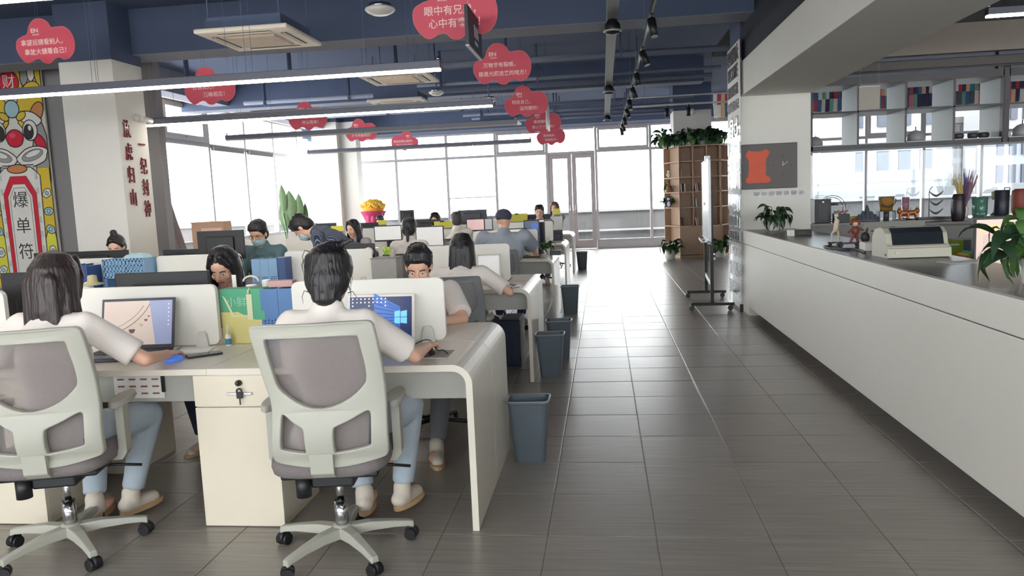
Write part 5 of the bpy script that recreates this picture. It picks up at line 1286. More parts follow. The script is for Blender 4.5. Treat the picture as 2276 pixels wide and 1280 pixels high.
# cardboard boxes by the left windows
p_ = at(464, 520, y=9.3)
t = thing('cardboard_box', 'tall brown carton with a pink label behind the dark blue monitor', 'box', (p_.x, 9.35, DT), .05); obj('carton', M().box(-.20, .22, -.1, .15, 0, .60), card, t, bev=.004); obj('printed_label', M().box(-.07, .20, -.102, -.1, .36, .52), mat('pink_label', (222, 184, 172), .8), t); obj('flap', M().box(-.2, .22, -.12, -.1, .585, .60), card, t)
p_ = at(525, 510, y=9.6); t = thing('small_carton', 'small tilted carton beside the tall brown carton', 'box', (p_.x, 9.6, DT), .5); obj('carton', M().box(-.06, .06, -.05, .05, .0, .47), mat('peach_carton', (224, 176, 136), .85), t, bev=.003)
# headphones / glasses tangle near the woman's hand
cable('thin brown cable tangle beside the hand of the black haired woman', [(-.86, 6.20, .776), (-.80, 6.28, .82), (-.76, 6.22, .85), (-.80, 6.16, .81), (-.74, 6.20, .79), (-.72, 6.12, .80), (-.77, 6.10, .776), (-.70, 6.18, .776)], .0035, mat('brown_cable', (120, 104, 92), .5))
tag(obj('keyboard', M().box(-.18, .18, -.06, .06, 0, .02), black, loc=(-.95, 9.28, DT)), 'black keyboard under the arm of the large man', 'keyboard')
tag(obj('box', M().box(-.07, .07, -.06, .06, 0, .06), dgrey, loc=(at(1235, 563, y=9.6).x, 9.6, DT), bev=.004), 'dark grey little box at the aisle end of the third row', 'box')
# notice sheet hanging under the first desk
t = thing('notice_sheet', 'printed sheet with rows of small marks hung under the desk before the long haired woman', 'notice', (-2.28, 3.42, .66)); obj('sheet', M().box(-.13, .13, -.001, .001, -.06, .06), paper, t); m = M()
for i in range(3):
    for j in range(4): m.box(-.11+.06*j, -.075+.06*j, -.002, -.001, .03-.035*i, .038-.035*i)
obj('print', m, mat('print_red', (150, 96, 90), .8), t, kind='stuff'); obj('clip', M().box(.12, .135, -.006, .004, -.03, .05), black, t); obj('string', M().box(-.1, -.097, -.001, .001, .06, .09).box(.1, .103, -.001, .001, .06, .09), mgrey, t)
tag(obj('pc_tower', M().box(-.09, .09, -.2, .2, 0, .42), mat('navy_case', (32, 42, 74), .4), loc=(-.86, 6.9, 0), bev=.006), 'dark blue computer tower under the second desk row at the aisle', 'computer')

# ============================================================ PLANTS
def leafmesh(L, w, droop=.5, n=6, m_=leafd, fold=.25):
    m = M(); vs = []
    for i in range(n+1):
        t_ = i/n; x = L*t_*cos(droop*t_); z = L*t_*(sin(.9-droop*1.6*t_)); ww = w*sin(pi*(t_**.75))**.9 if 0 < i < n else .001
        vs += [(x, -ww, z-fold*ww*0+ww*fold), (x, 0, z-ww*fold*.3), (x, ww, z+ww*fold)]
    fs = []
    for i in range(n):
        a = i*3; fs += [(a, a+1, a+4, a+3), (a+1, a+2, a+5, a+4)]
    m.add(vs, fs, 0, True); return m.mesh('leaf', m_)
def pot(t, r, h, m_=potw):
    obj('pot', M().lathe([(r*.72, 0), (r*.76, .004), (r, h), (r*.92, h), (r*.88, h*.85), (.001, h*.85)], n=24), m_, t); obj('soil', M().cyl((0, 0, h*.84), (0, 0, h*.88), r*.88, n=20), soil, t)
def leafy(label, loc, r, h, nl, L, w, mats=(leafd,), spread=1.0, potm=potw, cat='plant', seed=1, maxtilt=1.35, name='potted_plant', group=None, stemh=.0):
    t = thing(name, label, cat, loc, group=group); pot(t, r, h, potm); g_ = random.Random(seed)
    protos = [leafmesh(L*k_, w*k_, d_, m_=mm_) for k_, d_, mm_ in ((1, .9, mats[0]), (.85, 1.3, mats[-1]), (1.1, .6, mats[0]), (.7, 1.6, mats[-1]))]
    st = M()
    for i in range(nl):
        a = g_.uniform(0, 2*pi); k = g_.random(); z = h*.9; rad = r*.35*g_.random(); pl = (h*.9)
        base = Vector((rad*cos(a), rad*sin(a), z)); tilt = g_.uniform(.1, maxtilt)*spread
        sl = L*g_.uniform(.35, 1.0)*(1.1-.3*tilt)+stemh
        tip = base+Vector((cos(a)*sin(tilt), sin(a)*sin(tilt), cos(tilt)))*sl
        st.tube([base, (base+tip)/2+Vector((0, 0, .02*L)), tip], .0018+.004*r, n=4)
        o = link('leaf', protos[g_.randrange(4)], t, loc=tip); o.rotation_euler = (g_.uniform(-.5, .5), g_.uniform(-.4, .9)*tilt*.5, a+g_.uniform(-.5, .5))
    obj('stems', st, leafg, t); return t
leafy('dark green leafy plant in a white pot on the counter before the pillar', (1.97, 9.25, .996), .075, .11, 60, .17, .030, seed=4)
leafy('large leaved plant in a white pot on the counter at the right edge', (1.99, 3.80, .996), .075, .12, 44, .20, .042, mats=(leafd, leafg), seed=9, maxtilt=1.5, stemh=.03)

# ============================================================ RECEPTION COUNTER
t = thing('reception_counter', 'long white reception counter with a grey top along the aisle', 'counter', (1.68, 0, 0))
obj('front_panel', M().box(0, .03, -3, 9.23, .10, .832), white, t, bev=.003); obj('end_block', M().box(0, .16, 9.232, 9.695, 0, .832), white, t, bev=.003)
obj('upper_band', M().box(-.012, .03, -3, 9.695, .842, .997), white, t, bev=.004); obj('shadow_gap', M().box(.008, .03, -3, 9.69, .832, .842), dgrey, t)
obj('toe_kick', M().box(.14, .16, -3, 9.23, 0, .10), mat('toe_kick_grey', (96, 96, 94), .6), t)
obj('carcass', M().box(.16, .60, -3, 9.69, .0, .96), mat('carcass_grey', (170, 168, 164), .6), t)
obj('countertop', M().box(.03, .63, -3, 9.695, .965, .993), topg, t, bev=.003)
# printer
t = thing('dot_matrix_printer', 'cream dot matrix printer with a dark tinted cover on the counter', 'printer', (2.045, 5.44, .994))
t.scale = (.94, 1, 1)
pc = mat('printer_cream', (186, 183, 168), .5, var=.02)
Tx = Matrix(((0, 0, 0, 0),)*4)
prof = [(-.15, 0), (.15, 0), (.15, .13), (.10, .185), (.0, .20), (-.045, .195), (-.10, .16), (-.125, .09), (-.15, .075)]
TP = Matrix(((0, 1, 0, 0), (1, 0, 0, 0), (0, 0, 1, 0), (0, 0, 0, 1)))
obj('housing', M().prism(prof, -.205, .205, T=TP), pc, t, bev=.008)
pr2 = [(-.128, .072), (-.155, .068), (-.158, .012), (-.128, .010)]
obj('front_tray', M().prism([(-.17, .004), (-.14, .004), (-.14, .07), (-.162, .066)], -.21, .21, T=TP), pc, t, bev=.004)
cov = [(-.128, .085), (-.104, .158), (-.05, .192), (-.052, .186), (-.106, .152), (-.13, .083)]
obj('cover', M().prism([(-.133, .082), (-.127, .082), (-.098, .163), (-.058, .193), (-.062, .197), (-.104, .166)], -.165, .175, T=TP), mat('smoked_cover', (38, 44, 50), .15), t)
obj('cover_hinge', M().box(-.15, -.11, -.03, .0, .196, .203), dgrey, t); obj('side_wheel', M().cyl((.205, -.03, .09), (.232, -.03, .09), .028, n=18), black, t); obj('knob', M().cyl((.205, -.02, .04), (.215, -.02, .04), .01, n=10), black, t)
obj('panel_button', M().box(-.16, -.13, -.172, -.168, .03, .05), mat('pale_button', (200, 190, 190), .5), t)
obj('tear_bar', M().box(-.16, .17, -.06, -.02, .194, .2), mgrey, t); obj('socket', M().box(-.207, -.204, -.13, -.10, .015, .03), black, t)
t = thing('white_adapter', 'white box shaped adapter left of the printer', 'adapter', (1.975, 6.0, .994)); obj('box', M().box(-.06, .06, -.06, .06, 0, .065), potw, t, bev=.005); obj('port', M().box(.01, .03, -.062, -.06, .02, .03), dgrey, t)
cable('black power cable looped on the counter left of the printer', [(1.83, 6.02, 1.0), (1.80, 6.15, 1.0), (1.765, 6.35, 1.0), (1.79, 6.52, 1.0), (1.86, 6.42, 1.0), (1.83, 6.22, 1.0), (1.90, 6.08, 1.0), (1.86, 5.75, 1.0)], .006, black)
tag(obj('paper_sheet', M().box(-.12, .12, -.08, .08, 0, .002), paper, loc=(2.16, 4.92, .994), rotz=.15), 'white sheet of paper on the counter right of the printer', 'paper')
t = thing('card_box', 'small box with white and black sides on the counter by the pillar', 'box', (1.99, 8.15, .994)); obj('box', M().box(-.06, .11, -.05, .05, 0, .06), mat('box_black', (52, 52, 54), .5), t, bev=.002); obj('white_side', M().box(-.112, -.06, -.051, .051, 0, .06), paper, t, bev=.002); obj('print', M().box(-.03, .09, -.052, -.05, .02, .023).box(-.03, .06, -.052, -.05, .035, .038), mgrey, t)
# two figurines on a scooter base
t = thing('skateboard_figurine', 'brown and cream toy figure riding a wheeled base on the counter', 'figurine', (2.0, 6.45, .994))
br = mat('toy_brown', (122, 58, 46), .5, var=.15); crm = mat('toy_cream', (214, 196, 170), .5); tdark = mat('toy_dark', (40, 34, 34), .5)
obj('base', M().box(-.14, .12, -.025, .025, .022, .034).cyl((-.11, -.035, .018), (-.11, .035, .018), .018, n=12).cyl((.03, -.035, .018), (.03, .035, .018), .018, n=12).cyl((.11, -.04, .016), (.11, .04, .016), .016, n=12), tdark, t)
fgm = M(); fgm.cap((-.03, 0, .035), .010, (.0, 0, .10), .014); fgm.cap((.03, 0, .035), .010, (.015, 0, .10), .014); fgm.ell((.01, 0, .125), (.030, .024, .036)); fgm.cap((.0, 0, .15), .012, (-.045, -.01, .115), .009); fgm.cap((.02, 0, .15), .012, (.07, 0, .13), .008)
me = remesh(fgm, .0035, 1); me.materials.append(br); link('body', me, t)
obj('head', M().ell((.005, 0, .188), (.026, .026, .027)), crm, t); obj('hair', M().ell((.005, .004, .203), (.036, .032, .022)).ell((-.022, 0, .19), (.016, .02, .018)).ell((.034, 0, .192), (.016, .02, .02)), br, t)
obj('gear', M().ell((.085, 0, .07), (.035, .02, .045)).cap((.09, 0, .10), .012, (.10, 0, .14), .007), tdark, t)
obj('board', M().box(.13, .20, -.01, .01, .115, .122), tdark, t)
t = thing('white_figurine', 'slim white toy figure with a dark hat beside the brown one', 'figurine', (1.905, 6.62, .994))
fgm = M(); fgm.cap((-.035, 0, .03), .006, (-.03, 0, .10), .008); fgm.cap((-.03, 0, .10), .008, (0, 0, .13), .016); fgm.cap((.03, 0, .03), .006, (.02, 0, .12), .010); fgm.cap((.0, 0, .13), .020, (.01, 0, .20), .020); fgm.cap((.01, 0, .2), .013, (.0, 0, .23), .010)
me = remesh(fgm, .0035, 1); me.materials.append(crm); link('body', me, t)
obj('head', M().ell((.005, 0, .25), (.018, .018, .02)), crm, t); obj('hat', M().lathe([(.028, .262), (.026, .266), (.017, .268), (.015, .285), (.001, .287)], n=16), mgrey, t)
obj('roller', M().box(-.06, .05, -.015, .015, .018, .03).cyl((-.045, -.025, .012), (-.045, .025, .012), .012, n=10).cyl((.035, -.025, .012), (.035, .025, .012), .012, n=10), tdark, t)

# picture clock and cards on the pillar
t = thing('picture_clock', 'grey framed wall picture with an orange figure shape and a clock dial', 'picture', (2.01, 9.698, 1.755))
obj('frame', M().box(-.325, .325, -.03, 0, -.27, .27), mat('picture_frame', (50, 48, 50), .4), t, bev=.003); obj('canvas', M().box(-.312, .312, -.033, -.03, -.257, .257), mat('picture_grey', (100, 94, 94), .6, var=.08, scale=3), t)
om = mat('picture_orange', (214, 92, 62), .6, var=.12, scale=10)
me = shape2d([smoothpoly([(-.27, .16), (-.24, .205), (-.21, .18), (-.08, .18), (-.05, .205), (-.01, .19), (.0, .14), (-.03, .11), (-.045, .06), (-.04, -.05), (-.05, -.11), (-.0, -.13), (.02, -.17), (-.01, -.20), (-.14, -.195), (-.27, -.20), (-.285, -.15), (-.25, -.12), (-.245, -.05), (-.24, .06), (-.26, .11), (-.285, .13)], 1)], .003)
me.transform(Matrix.Translation((.0, -.035, 0))); me.materials.append(om); link('print', me, t)
obj('hands', M().box(-.003, .003, -.038, -.036, 0, .05, T=Matrix.Translation((.155, 0, 0))).box(-.002, .002, -.038, -.036, 0, .075, T=Matrix.Translation((.155, 0, 0)) @ Matrix.Rotation(.9, 4, 'Y')), paper, t)
for s_, x, z in (('12', .155, .105), ('3', .26, 0), ('6', .155, -.105), ('9', .045, 0)): text('lettering', s_, .04, black, t, (x, -.035, z), ext=.0005)
for i in range(7):
    t = thing('card_holder', 'card in a clear pocket under the picture clock, %s from the left' % names[i].replace('nearest', 'first'), 'card', (1.862+.088*i, 9.698, 1.425), group='cards in clear pockets on the pillar')
    obj('card', M().box(-.032, .032, -.003, 0, -.022, .022), mat('card_tone_%d' % i, ((120, 122, 106), (132, 134, 122), (128, 130, 118), (84, 84, 74), (134, 138, 128), (120, 122, 112), (176, 174, 166))[i], .7), t); obj('pocket', M().box(-.04, .04, -.006, -.003, -.034, .028), acr, t)

# letter board on the aisle side of the pillar
t = thing('letter_board', 'tall white and clear board of raised letters on the aisle side of the pillar', 'sign', (1.64, 9.93, 0))
obj('board', M().box(-.006, .006, -.43, .43, 2.28, 3.24), paper, t); obj('board', M().box(-.006, .006, -.43, .43, .04, 2.278), acr, t)
sil = mat('mirror_letters', (196, 198, 202), .12, metal=.9, var=.02); gl = mat('grey_letters', (92, 88, 90), .35)
for s_, z, sz, sx_ in (('要变得强大', 3.10, .20, .80), ('BECOME', 2.90, .22, .82), ('STRONGER', 2.69, .19, .75), ('更好地成为自己', 2.50, .13, .9)): text('lettering', s_, sz, gl, t, (-.012, 0, z), rotz=-pi/2, ext=.004, sx=sx_, bold=.002)
text('lettering', '自己', .28, sil, t, (-.012, -.08, 2.24), rotz=-pi/2, ext=.006, sx=1.1)
g_ = random.Random(5)
for r_, (z, hh) in enumerate(((2.0, .18), (1.80, .16), (1.60, .22), (1.33, .22), (1.10, .16), (.92, .14), (.72, .14), (.50, .2), (.26, .18))):
    m = M()
    for c in range(7):
        cy = -.36+c*.12
        for q in range(4):
            if g_.random() < .75: yy = cy-.04+.024*q; m.box(-.016, -.007, yy-.006, yy+.006, z-hh/2*g_.uniform(.6, 1), z+hh/2*g_.uniform(.6, 1))
        for q in range(2): zz = z+hh*g_.uniform(-.4, .4); m.box(-.016, -.008, cy-.045, cy+.04, zz-.006, zz+.006)
    obj('raised_strokes', m, sil, t, kind='stuff')
obj('joint_strip', M().box(-.009, -.006, -.43, .43, 1.43, 1.52), mat('frost_strip', (170, 178, 180), .4), t); obj('joint_strip', M().box(-.009, -.006, -.43, .43, .80, .84), mat('frost_strip', (170, 178, 180), .4), t)
obj('foot_rail', M().box(-.02, .02, -.44, -.42, 0, .10), black, t)

# whiteboard on wheels
t = thing('whiteboard_stand', 'rolling whiteboard on a black stand, seen edge on beside the letter board', 'whiteboard', (1.36, 10.3, 0), radians(-4))
for yy in (-.60, .62):
    f_ = obj('foot', M().box(-.26, .27, yy-.02, yy+.02, .065, .10), blackm, t, bev=.004)
    obj('post', M().box(-.022, .022, yy-.022, yy+.022, .10, 1.55), blackm, t, bev=.003)
    for sx in (-1, 1):
        c = M(); x_ = sx*.235; c.cyl((x_-.012, yy, .055), (x_+.012, yy, .055), .012, n=8); c.cyl((x_-.016, yy-.016, .032), (x_-.016, yy+.016, .032), .032, n=14); c.box(x_-.014, x_+.014, yy-.012, yy+.012, .03, .068); obj('caster', c, black, f_)
obj('lower_brace', M().box(-.012, .012, -.58, .60, .30, .36), silver, t)
obj('panel', M().box(-.030, -.012, -.68, .70, .88, 1.86), mat('whiteboard_surface', (198, 204, 204), .25), t); fr_ = M()
fr_.box(-.036, -.006, -.70, -.68, .86, 1.88); fr_.box(-.036, -.006, .70, .72, .86, 1.88); fr_.box(-.036, -.006, -.70, .72, .86, .88); fr_.box(-.036, -.006, -.70, .72, 1.86, 1.88); obj('frame', fr_, silver, t)
obj('pen_tray', M().box(-.12, -.03, -.62, .10, .855, .865).box(-.12, -.115, -.62, .10, .865, .885), silver, t); obj('clamp', M().cyl((-.05, -.62, .84), (.0, -.62, .84), .03, n=12), chrome, t)
obj('paper_clip', M().box(-.045, .02, -.25, -.15, 1.86, 1.93).box(-.05, -.03, .1, .2, 1.3, 1.34), silver, t)
obj('marker', M().cyl((-.08, -.5, .875), (-.08, -.36, .875), .009, n=8), black, t)

# bookshelf round the far pillar
t = thing('bookshelf', 'oak bookshelf built round the far white pillar, with angled ends', 'bookshelf', (0, 0, 0))
A, B, C_, D_ = Vector((1.42, 18.22)), Vector((1.70, 17.6)), Vector((2.62, 17.6)), Vector((2.92, 18.22))
zs = [.06, .72, 1.135, 1.48, 1.81, 2.16, 2.50]
def edge_board(m, p, q, z0, z1, th): 
    d = (q-p).normalized(); n_ = Vector((-d.y, d.x))*th
    vs = [(p.x, p.y, z0), (q.x, q.y, z0), (q.x+n_.x, q.y+n_.y, z0), (p.x+n_.x, p.y+n_.y, z0)]; vs += [(a, b_, z1) for a, b_, _ in vs]
    m.add(vs, [(0, 3, 2, 1), (4, 5, 6, 7), (0, 1, 5, 4), (1, 2, 6, 5), (2, 3, 7, 6), (3, 0, 4, 7)])
for z in zs[1:]:
    m = M(); vs = [(p.x, p.y, zz) for zz in (z-.012, z+.012) for p in (A, B, C_, D_, Vector((2.55, 18.3)), Vector((1.64, 18.3)))]
    m.add(vs, [tuple(range(6))[::-1], tuple(range(6, 12))]+[(i, (i+1) % 6, (i+1) % 6+6, i+6) for i in range(6)]); obj('shelf', m, oak, t)
for x in (1.70, 2.007, 2.313, 2.60): obj('upright', M().box(x-.012 if x > 1.7 else x, x+.012, 17.6, 17.95, .06, 2.5), oak, t)
m = M(); m.box(1.72, 2.60, 17.95, 17.965, .72, 2.5); obj('back_panel', m, oak, t)
for p, q in ((A, Vector((1.64, 18.3))), (Vector((2.70, 18.3)), D_)): m = M(); edge_board(m, p, q, .0, 2.5, .02); obj('upright', m, oak, t)
m = M(); edge_board(m, Vector((1.56, 18.25)), Vector((1.71, 17.93)), .0, 2.5, .012); obj('back_panel', m, oak, t); m = M(); edge_board(m, Vector((2.61, 17.93)), Vector((2.76, 18.25)), .0, 2.5, .012); obj('back_panel', m, oak, t)
for k in range(2): obj('door', M().box(1.705+.455*k, 2.155+.455*k, 17.585, 17.6, .08, .705), oak, t, bev=.002)
m = M(); edge_board(m, A, B, 0, .06, .02); edge_board(m, B, C_, 0, .06, .02); edge_board(m, C_, D_, 0, .06, .02); obj('plinth', m, oak, t)
bookc = [(70, 66, 70), (222, 214, 204), (206, 180, 160), (150, 96, 80), (96, 104, 112), (232, 228, 220)]
bi = 0
for (x, z, tilt, n_) in ((2.03, 1.492, .3, 4), (2.03, 1.147, .1, 2), (2.03, .732, .3, 3), (1.74, .732, .15, 2), (1.74, 1.492, .05, 3), (1.74, 1.822, 0, 1)):
    for k in range(n_):
        w_ = .022+.012*((bi*3) % 3); h_ = .18+.012*((bi*5) % 5)
        b_ = M(); b_.box(0, w_, -.07, .07, 0, h_); o = obj('book', b_, mat('book_%d' % (bi % 6), bookc[bi % 6], .7), loc=(x+.04*k, 17.72, z)); o.rotation_euler = (0, -tilt*.5, 0)
        row = {1.492: 'third', 1.147: 'fourth', .732: 'lowest open', 1.822: 'second'}[z]
        tag(o, ('%s book on the %s shelf of the oak bookshelf, %s column' % (('first', 'second', 'third', 'fourth')[k], row, 'middle' if x > 2 else 'left')), 'book', 'books on the oak bookshelf'); bi += 1
def plush(label, loc, bc, hc, s_, belly=None):
    t = thing('plush_toy', label, 'toy', loc); m = M(); m.ell((0, 0, .075*s_), (.05*s_, .045*s_, .075*s_)); m.ell((0, 0, .175*s_), (.048*s_, .044*s_, .048*s_)); m.ell((-.055*s_, 0, .09*s_), (.014*s_, .02*s_, .045*s_)); m.ell((.055*s_, 0, .09*s_), (.014*s_, .02*s_, .045*s_))
    obj('body', m, mat('plush_%d_%d' % (bc[0], bc[2]), bc, .95), t); m = M(); m.ell((0, -.03*s_, .07*s_), (.032*s_, .022*s_, .055*s_)); m.ell((0, -.03*s_, .172*s_), (.032*s_, .02*s_, .03*s_)); obj('belly', m, mat('plush_b_%d' % hc[0], hc, .95), t)
    m = M(); m.ell((0, -.052*s_, .165*s_), (.01*s_, .01*s_, .007*s_)); obj('beak', m, mat('plush_orange', (220, 160, 70), .8), t); m = M(); m.ell((-.014*s_, -.048*s_, .182*s_), (.005*s_,)*3).ell((.014*s_, -.048*s_, .182*s_), (.005*s_,)*3); obj('eyes', m, black, t)
p_ = at(1486, 455, y=17.85); plush('navy and white plush bird on the angled end of the bookshelf', (p_.x, 17.85, 1.148), (46, 50, 84), (232, 230, 230), 1.15)
p_ = at(1486, 392, y=17.85); plush('small cream toy head on the second shelf of the angled end', (p_.x, 17.85, 1.823), (214, 206, 190), (238, 234, 226), .75)
p_ = at(1486, 425, y=17.85); t = thing('woven_doll', 'brown woven figure on the third shelf of the angled end', 'toy', (p_.x, 17.86, 1.493)); obj('body', M().cyl((0, 0, 0), (0, 0, .16), .06, .035, n=14).ell((0, 0, .2), (.035, .035, .04)), mat('woven_brown', (150, 106, 72), .9, bump=.4), t); obj('crown', M().ell((0, 0, .245), (.05, .05, .02)), leafg, t)
# plants of the bookshelf
gp = 'plants along the top of the bookshelf'
for i, (px, n_, s_) in enumerate(((1476, 40, 1.0), (1510, 30, .8), (1536, 46, 1.0), (1562, 46, 1.0), (1590, 40, .9))):
    p_ = at(px, 322, y=17.85); leafy(('trailing', 'small', 'bushy', 'broad', 'spreading')[i]+' green plant on top of the oak bookshelf, %s from the left' % ('first', 'second', 'third', 'fourth', 'fifth')[i], (p_.x, 17.86, 2.513), .10, .10, n_+10, .27*s_, .055, mats=(leafd, leafg), seed=20+i, group=gp)
p_ = at(1462, 410, z=1.49); leafy('small green plant hanging at the left side of the bookshelf, upper', (1.47, 18.12, 1.493), .04, .06, 18, .12, .03, mats=(leafg, leafd), seed=31)
leafy('leafy plant at the left side of the bookshelf, beside the plush bird', (1.47, 18.10, 1.148), .05, .08, 34, .15, .035, mats=(leafg, leafd), seed=32)
leafy('potted plant on the floor left of the bookshelf', (at(1490, 556, y=17.35).x, 17.35, 0), .12, .22, 50, .22, .05, mats=(leafd, leafg), seed=33)
leafy('potted plant on the floor right of the bookshelf behind the whiteboard', (at(1600, 553, y=17.3).x, 17.3, 0), .13, .24, 44, .22, .05, mats=(leafd, leafg), seed=34)
far_chair(2.95, 16.6, 120, 'dark grey office chair right of the bookshelf behind the letter board')
# big banana-leaf plant and flowers
leafp = mat('banana_leaf', (92, 118, 74), .5, var=.15)
t = thing('banana_plant', 'tall banana plant with upright pale leaves before the left windows', 'plant', (at(648, 500, y=16).x, 16.0, 0)); pot(t, .2, .4)
for i, (dx, h_, w_, a) in enumerate(((-.16, 2.02, .10, -.02), (-.02, 1.88, .16, 0), (.15, 1.80, .12, .10), (-.14, 1.66, .12, -.12), (.06, 1.64, .15, .05), (.22, 1.60, .09, .2), (-.24, 1.6, .09, -.22))):
    m = M(); n_ = 10; vs = []; L = .62
    for k in range(n_+1):
        t_ = k/n_; ww = w_*sin(pi*min(1, t_*.96+.02))**.9*.9; z = h_-L+L*t_; x = dx+a*.3*t_; vs += [(x-ww, .03*i+ww*.25, z), (x, .03*i, z), (x+ww, .03*i+ww*.25, z)]
    m.add(vs, [f for k in range(n_) for f in ((k*3, k*3+1, k*3+4, k*3+3), (k*3+1, k*3+2, k*3+5, k*3+4))], 0, True); obj('leaf', m, leafp, t)
    obj('stem', M().tube([(dx*.2, 0, .36), (dx*.7, .02*i, (h_-L)*.7), (dx, .03*i, h_-L)], .018, n=6), leafg, t)
p_ = at(830, 470, y=19)
t = thing('flower_basket', 'large bouquet of orange flowers wrapped in pink on a stand by the far pillar', 'flowers', (p_.x, 19.0, 0)); obj('stand', M().cyl((0, 0, 0), (0, 0, .95), .12, .10, n=14), mat('stand_pink', (206, 130, 150), .7), t)
m = M(); nn = 24; m.add([(r_*(1+.08*sin(6*2*pi*j/nn))*cos(2*pi*j/nn), r_*.8*sin(2*pi*j/nn), z) for r_, z in ((.12, .95), (.20, 1.1), (.31, 1.34)) for j in range(nn)], [(i*nn+j, i*nn+(j+1) % nn, (i+1)*nn+(j+1) % nn, (i+1)*nn+j) for i in range(2) for j in range(nn)], 0, True); obj('wrapping', m, mat('magenta_wrap', (176, 50, 96), .6), t)
fl = M(); 
for k in range(7): a = 2*pi*k/7; fl.ell((.013*cos(a), .013*sin(a), .0), (.018, .010, .012), rot=(0, -.4, a), n=7, k=4)
fme = [fl.mesh('flower', mat('orange_petals', (246, 176, 62), .8, var=.2)), fl.mesh('flower', mat('yellow_petals', (250, 200, 90), .8, var=.2))]
for k in range(110):
    a = g_.uniform(0, 2*pi); u_ = g_.random()**.5; o = link('flower', fme[k % 2], t, loc=(.30*u_*cos(a), .24*u_*sin(a), 1.36+.24*sqrt(max(0, 1-u_*u_*.9)))); o.rotation_euler = (g_.uniform(-1, 1), g_.uniform(-1, 1), a); o.scale = (2.1, 2.1, 2.1)
obj('bow', M().ell((-.05, -.30, 1.16), (.05, .02, .09)).ell((.06, -.30, 1.14), (.05, .02, .09)), mat('hot_pink_ribbon', (220, 70, 120), .6), t)
obj('foliage', M().ell((0, 0, 1.40), (.29, .23, .16)), mat('orange_under', (226, 150, 60), .9), t)
p_ = at(1258, 582, y=14.5)
leafy('small green plant beside the black slim monitor at the aisle end', (at(1216, 560, y=9.85).x, 9.85, DT), .04, .07, 26, .10, .022, mats=(leafg, leafd), seed=41)

# ============================================================ INSIDE THE RECEPTION ROOM
# hanging grid shelf
t = thing('hanging_grid_shelf', 'dark framed grid shelf hung over the console behind the counter', 'shelf', (0, 10.0, 0))
fx = [2.582, 3.135, 3.690, 4.245, 4.82]; fd = .62; sm = mat('shelf_grey_board', (186, 192, 196), .5, var=.03); fk = mat('shelf_frame_dark', (58, 56, 62), .45)
for j, (x0, x1) in enumerate(((2.582, 4.80), (4.86, 7.1))):
    m = M(); m.box(x0, x1, 0, fd, 1.92, 1.975); m.box(x0, x1, 0, .03, 2.70, 2.79); m.box(x0, x1, .03, fd, 2.72, 2.735); obj('frame', m, fk, t)
    obj('shelf_edge', M().box(x0, x1, -.004, .012, 2.365, 2.385), fk, t); obj('shelf_board', M().box(x0, x1, .012, fd, 2.366, 2.384), sm, t)
    obj('bottom_board', M().box(x0, x1, .0, fd, 1.975, 1.985), sm, t); obj('top_board', M().box(x0, x1, .03, fd, 2.70, 2.712), sm, t)
obj('post', M().box(4.79, 4.87, 0, .06, 1.92, 2.95), fk, t); obj('post', M().box(2.575, 2.60, 0, .04, 1.92, 2.95), fk, t)
for x in fx+[5.42, 5.98, 6.54, 7.1]:
    obj('partition', M().box(x-.009, x+.009, .012, fd, 1.985, 2.70), sm, t); obj('partition_edge', M().box(x-.011, x+.011, -.004, .012, 1.975, 2.70), fk, t)
for x in (2.6, 4.83, 7.0): obj('hanger', M().box(x-.02, x+.02, .25, .29, 2.79, 3.5), fk, t)
def lampdome(label, px, py, r):
    p_ = at(px, py, y=10.3); t = thing('dome_cloche', label, 'ornament', (p_.x, 10.3, 1.986)); obj('dome', M().lathe([(r, 0), (r, r*.5), (r*.9, r*.95), (r*.55, r*1.3), (.02, r*1.45), (.001, r*1.46)], n=24), mat('grey_glass', (150, 150, 154), .3), t); obj('finial', M().cyl((0, 0, r*1.44), (0, 0, r*1.9), .006, n=8), blackm, t); obj('base', M().cyl((0, 0, 0), (0, 0, .012), r*1.05, n=24), fk, t)
lampdome('grey dome with a finial in the third lower cell of the hanging shelf', 2035, 300, .10); lampdome('grey dome in the fifth lower cell of the hanging shelf', 2272, 290, .11); lampdome('pale grey dome cut by the left frame of the hanging shelf', 1812, 312, .09)
for i, px in enumerate((2130, 2162, 2186)):
    p_ = at(px, 300, y=10.3); t = thing('dark_bowl', ('left', 'middle', 'right')[i]+' dark rounded bowl in the fourth lower cell of the hanging shelf', 'bowl', (p_.x, 10.3, 1.986)); obj('bowl', M().lathe([(.03, 0), (.055, .02), (.065, .05), (.055, .075), (.04, .08)], n=20), fk, t); obj('foot', M().cyl((0, 0, 0), (0, 0, .008), .032, n=16), fk, t)
p_ = at(1932, 218, y=9.4); t = thing('hanging_plaque', 'grey hanging plaque before the second upper cell of the shelf', 'sign', (p_.x, 9.4, p_.z)); obj('plate', M().box(-.115, .115, -.006, .006, -.13, .13), mat('plaque_grey', (150, 144, 136), .5), t); obj('edge', M().box(-.118, .118, -.005, .005, .13, .135), silver, t); obj('string', M().cyl((-.1, 0, .13), (-.1, 0, 3.5-p_.z), .0015, n=4).cyl((.1, 0, .13), (.1, 0, 3.5-p_.z), .0015, n=4), silver, t)
t = thing('roller_blind', 'dark roller blind cassette under the grey bulkhead', 'blind', (0, 9.9, 0)); obj('cassette', M().box(2.6, 5.05, -.05, .05, 2.82, 2.93), mat('blind_box_dark', (70, 66, 66), .5), t, bev=.01); obj('fabric_roll', M().cyl((2.62, .0, 2.84), (5.03, .0, 2.84), .035, n=12), mat('blind_cloth', (118, 112, 106), .9), t)
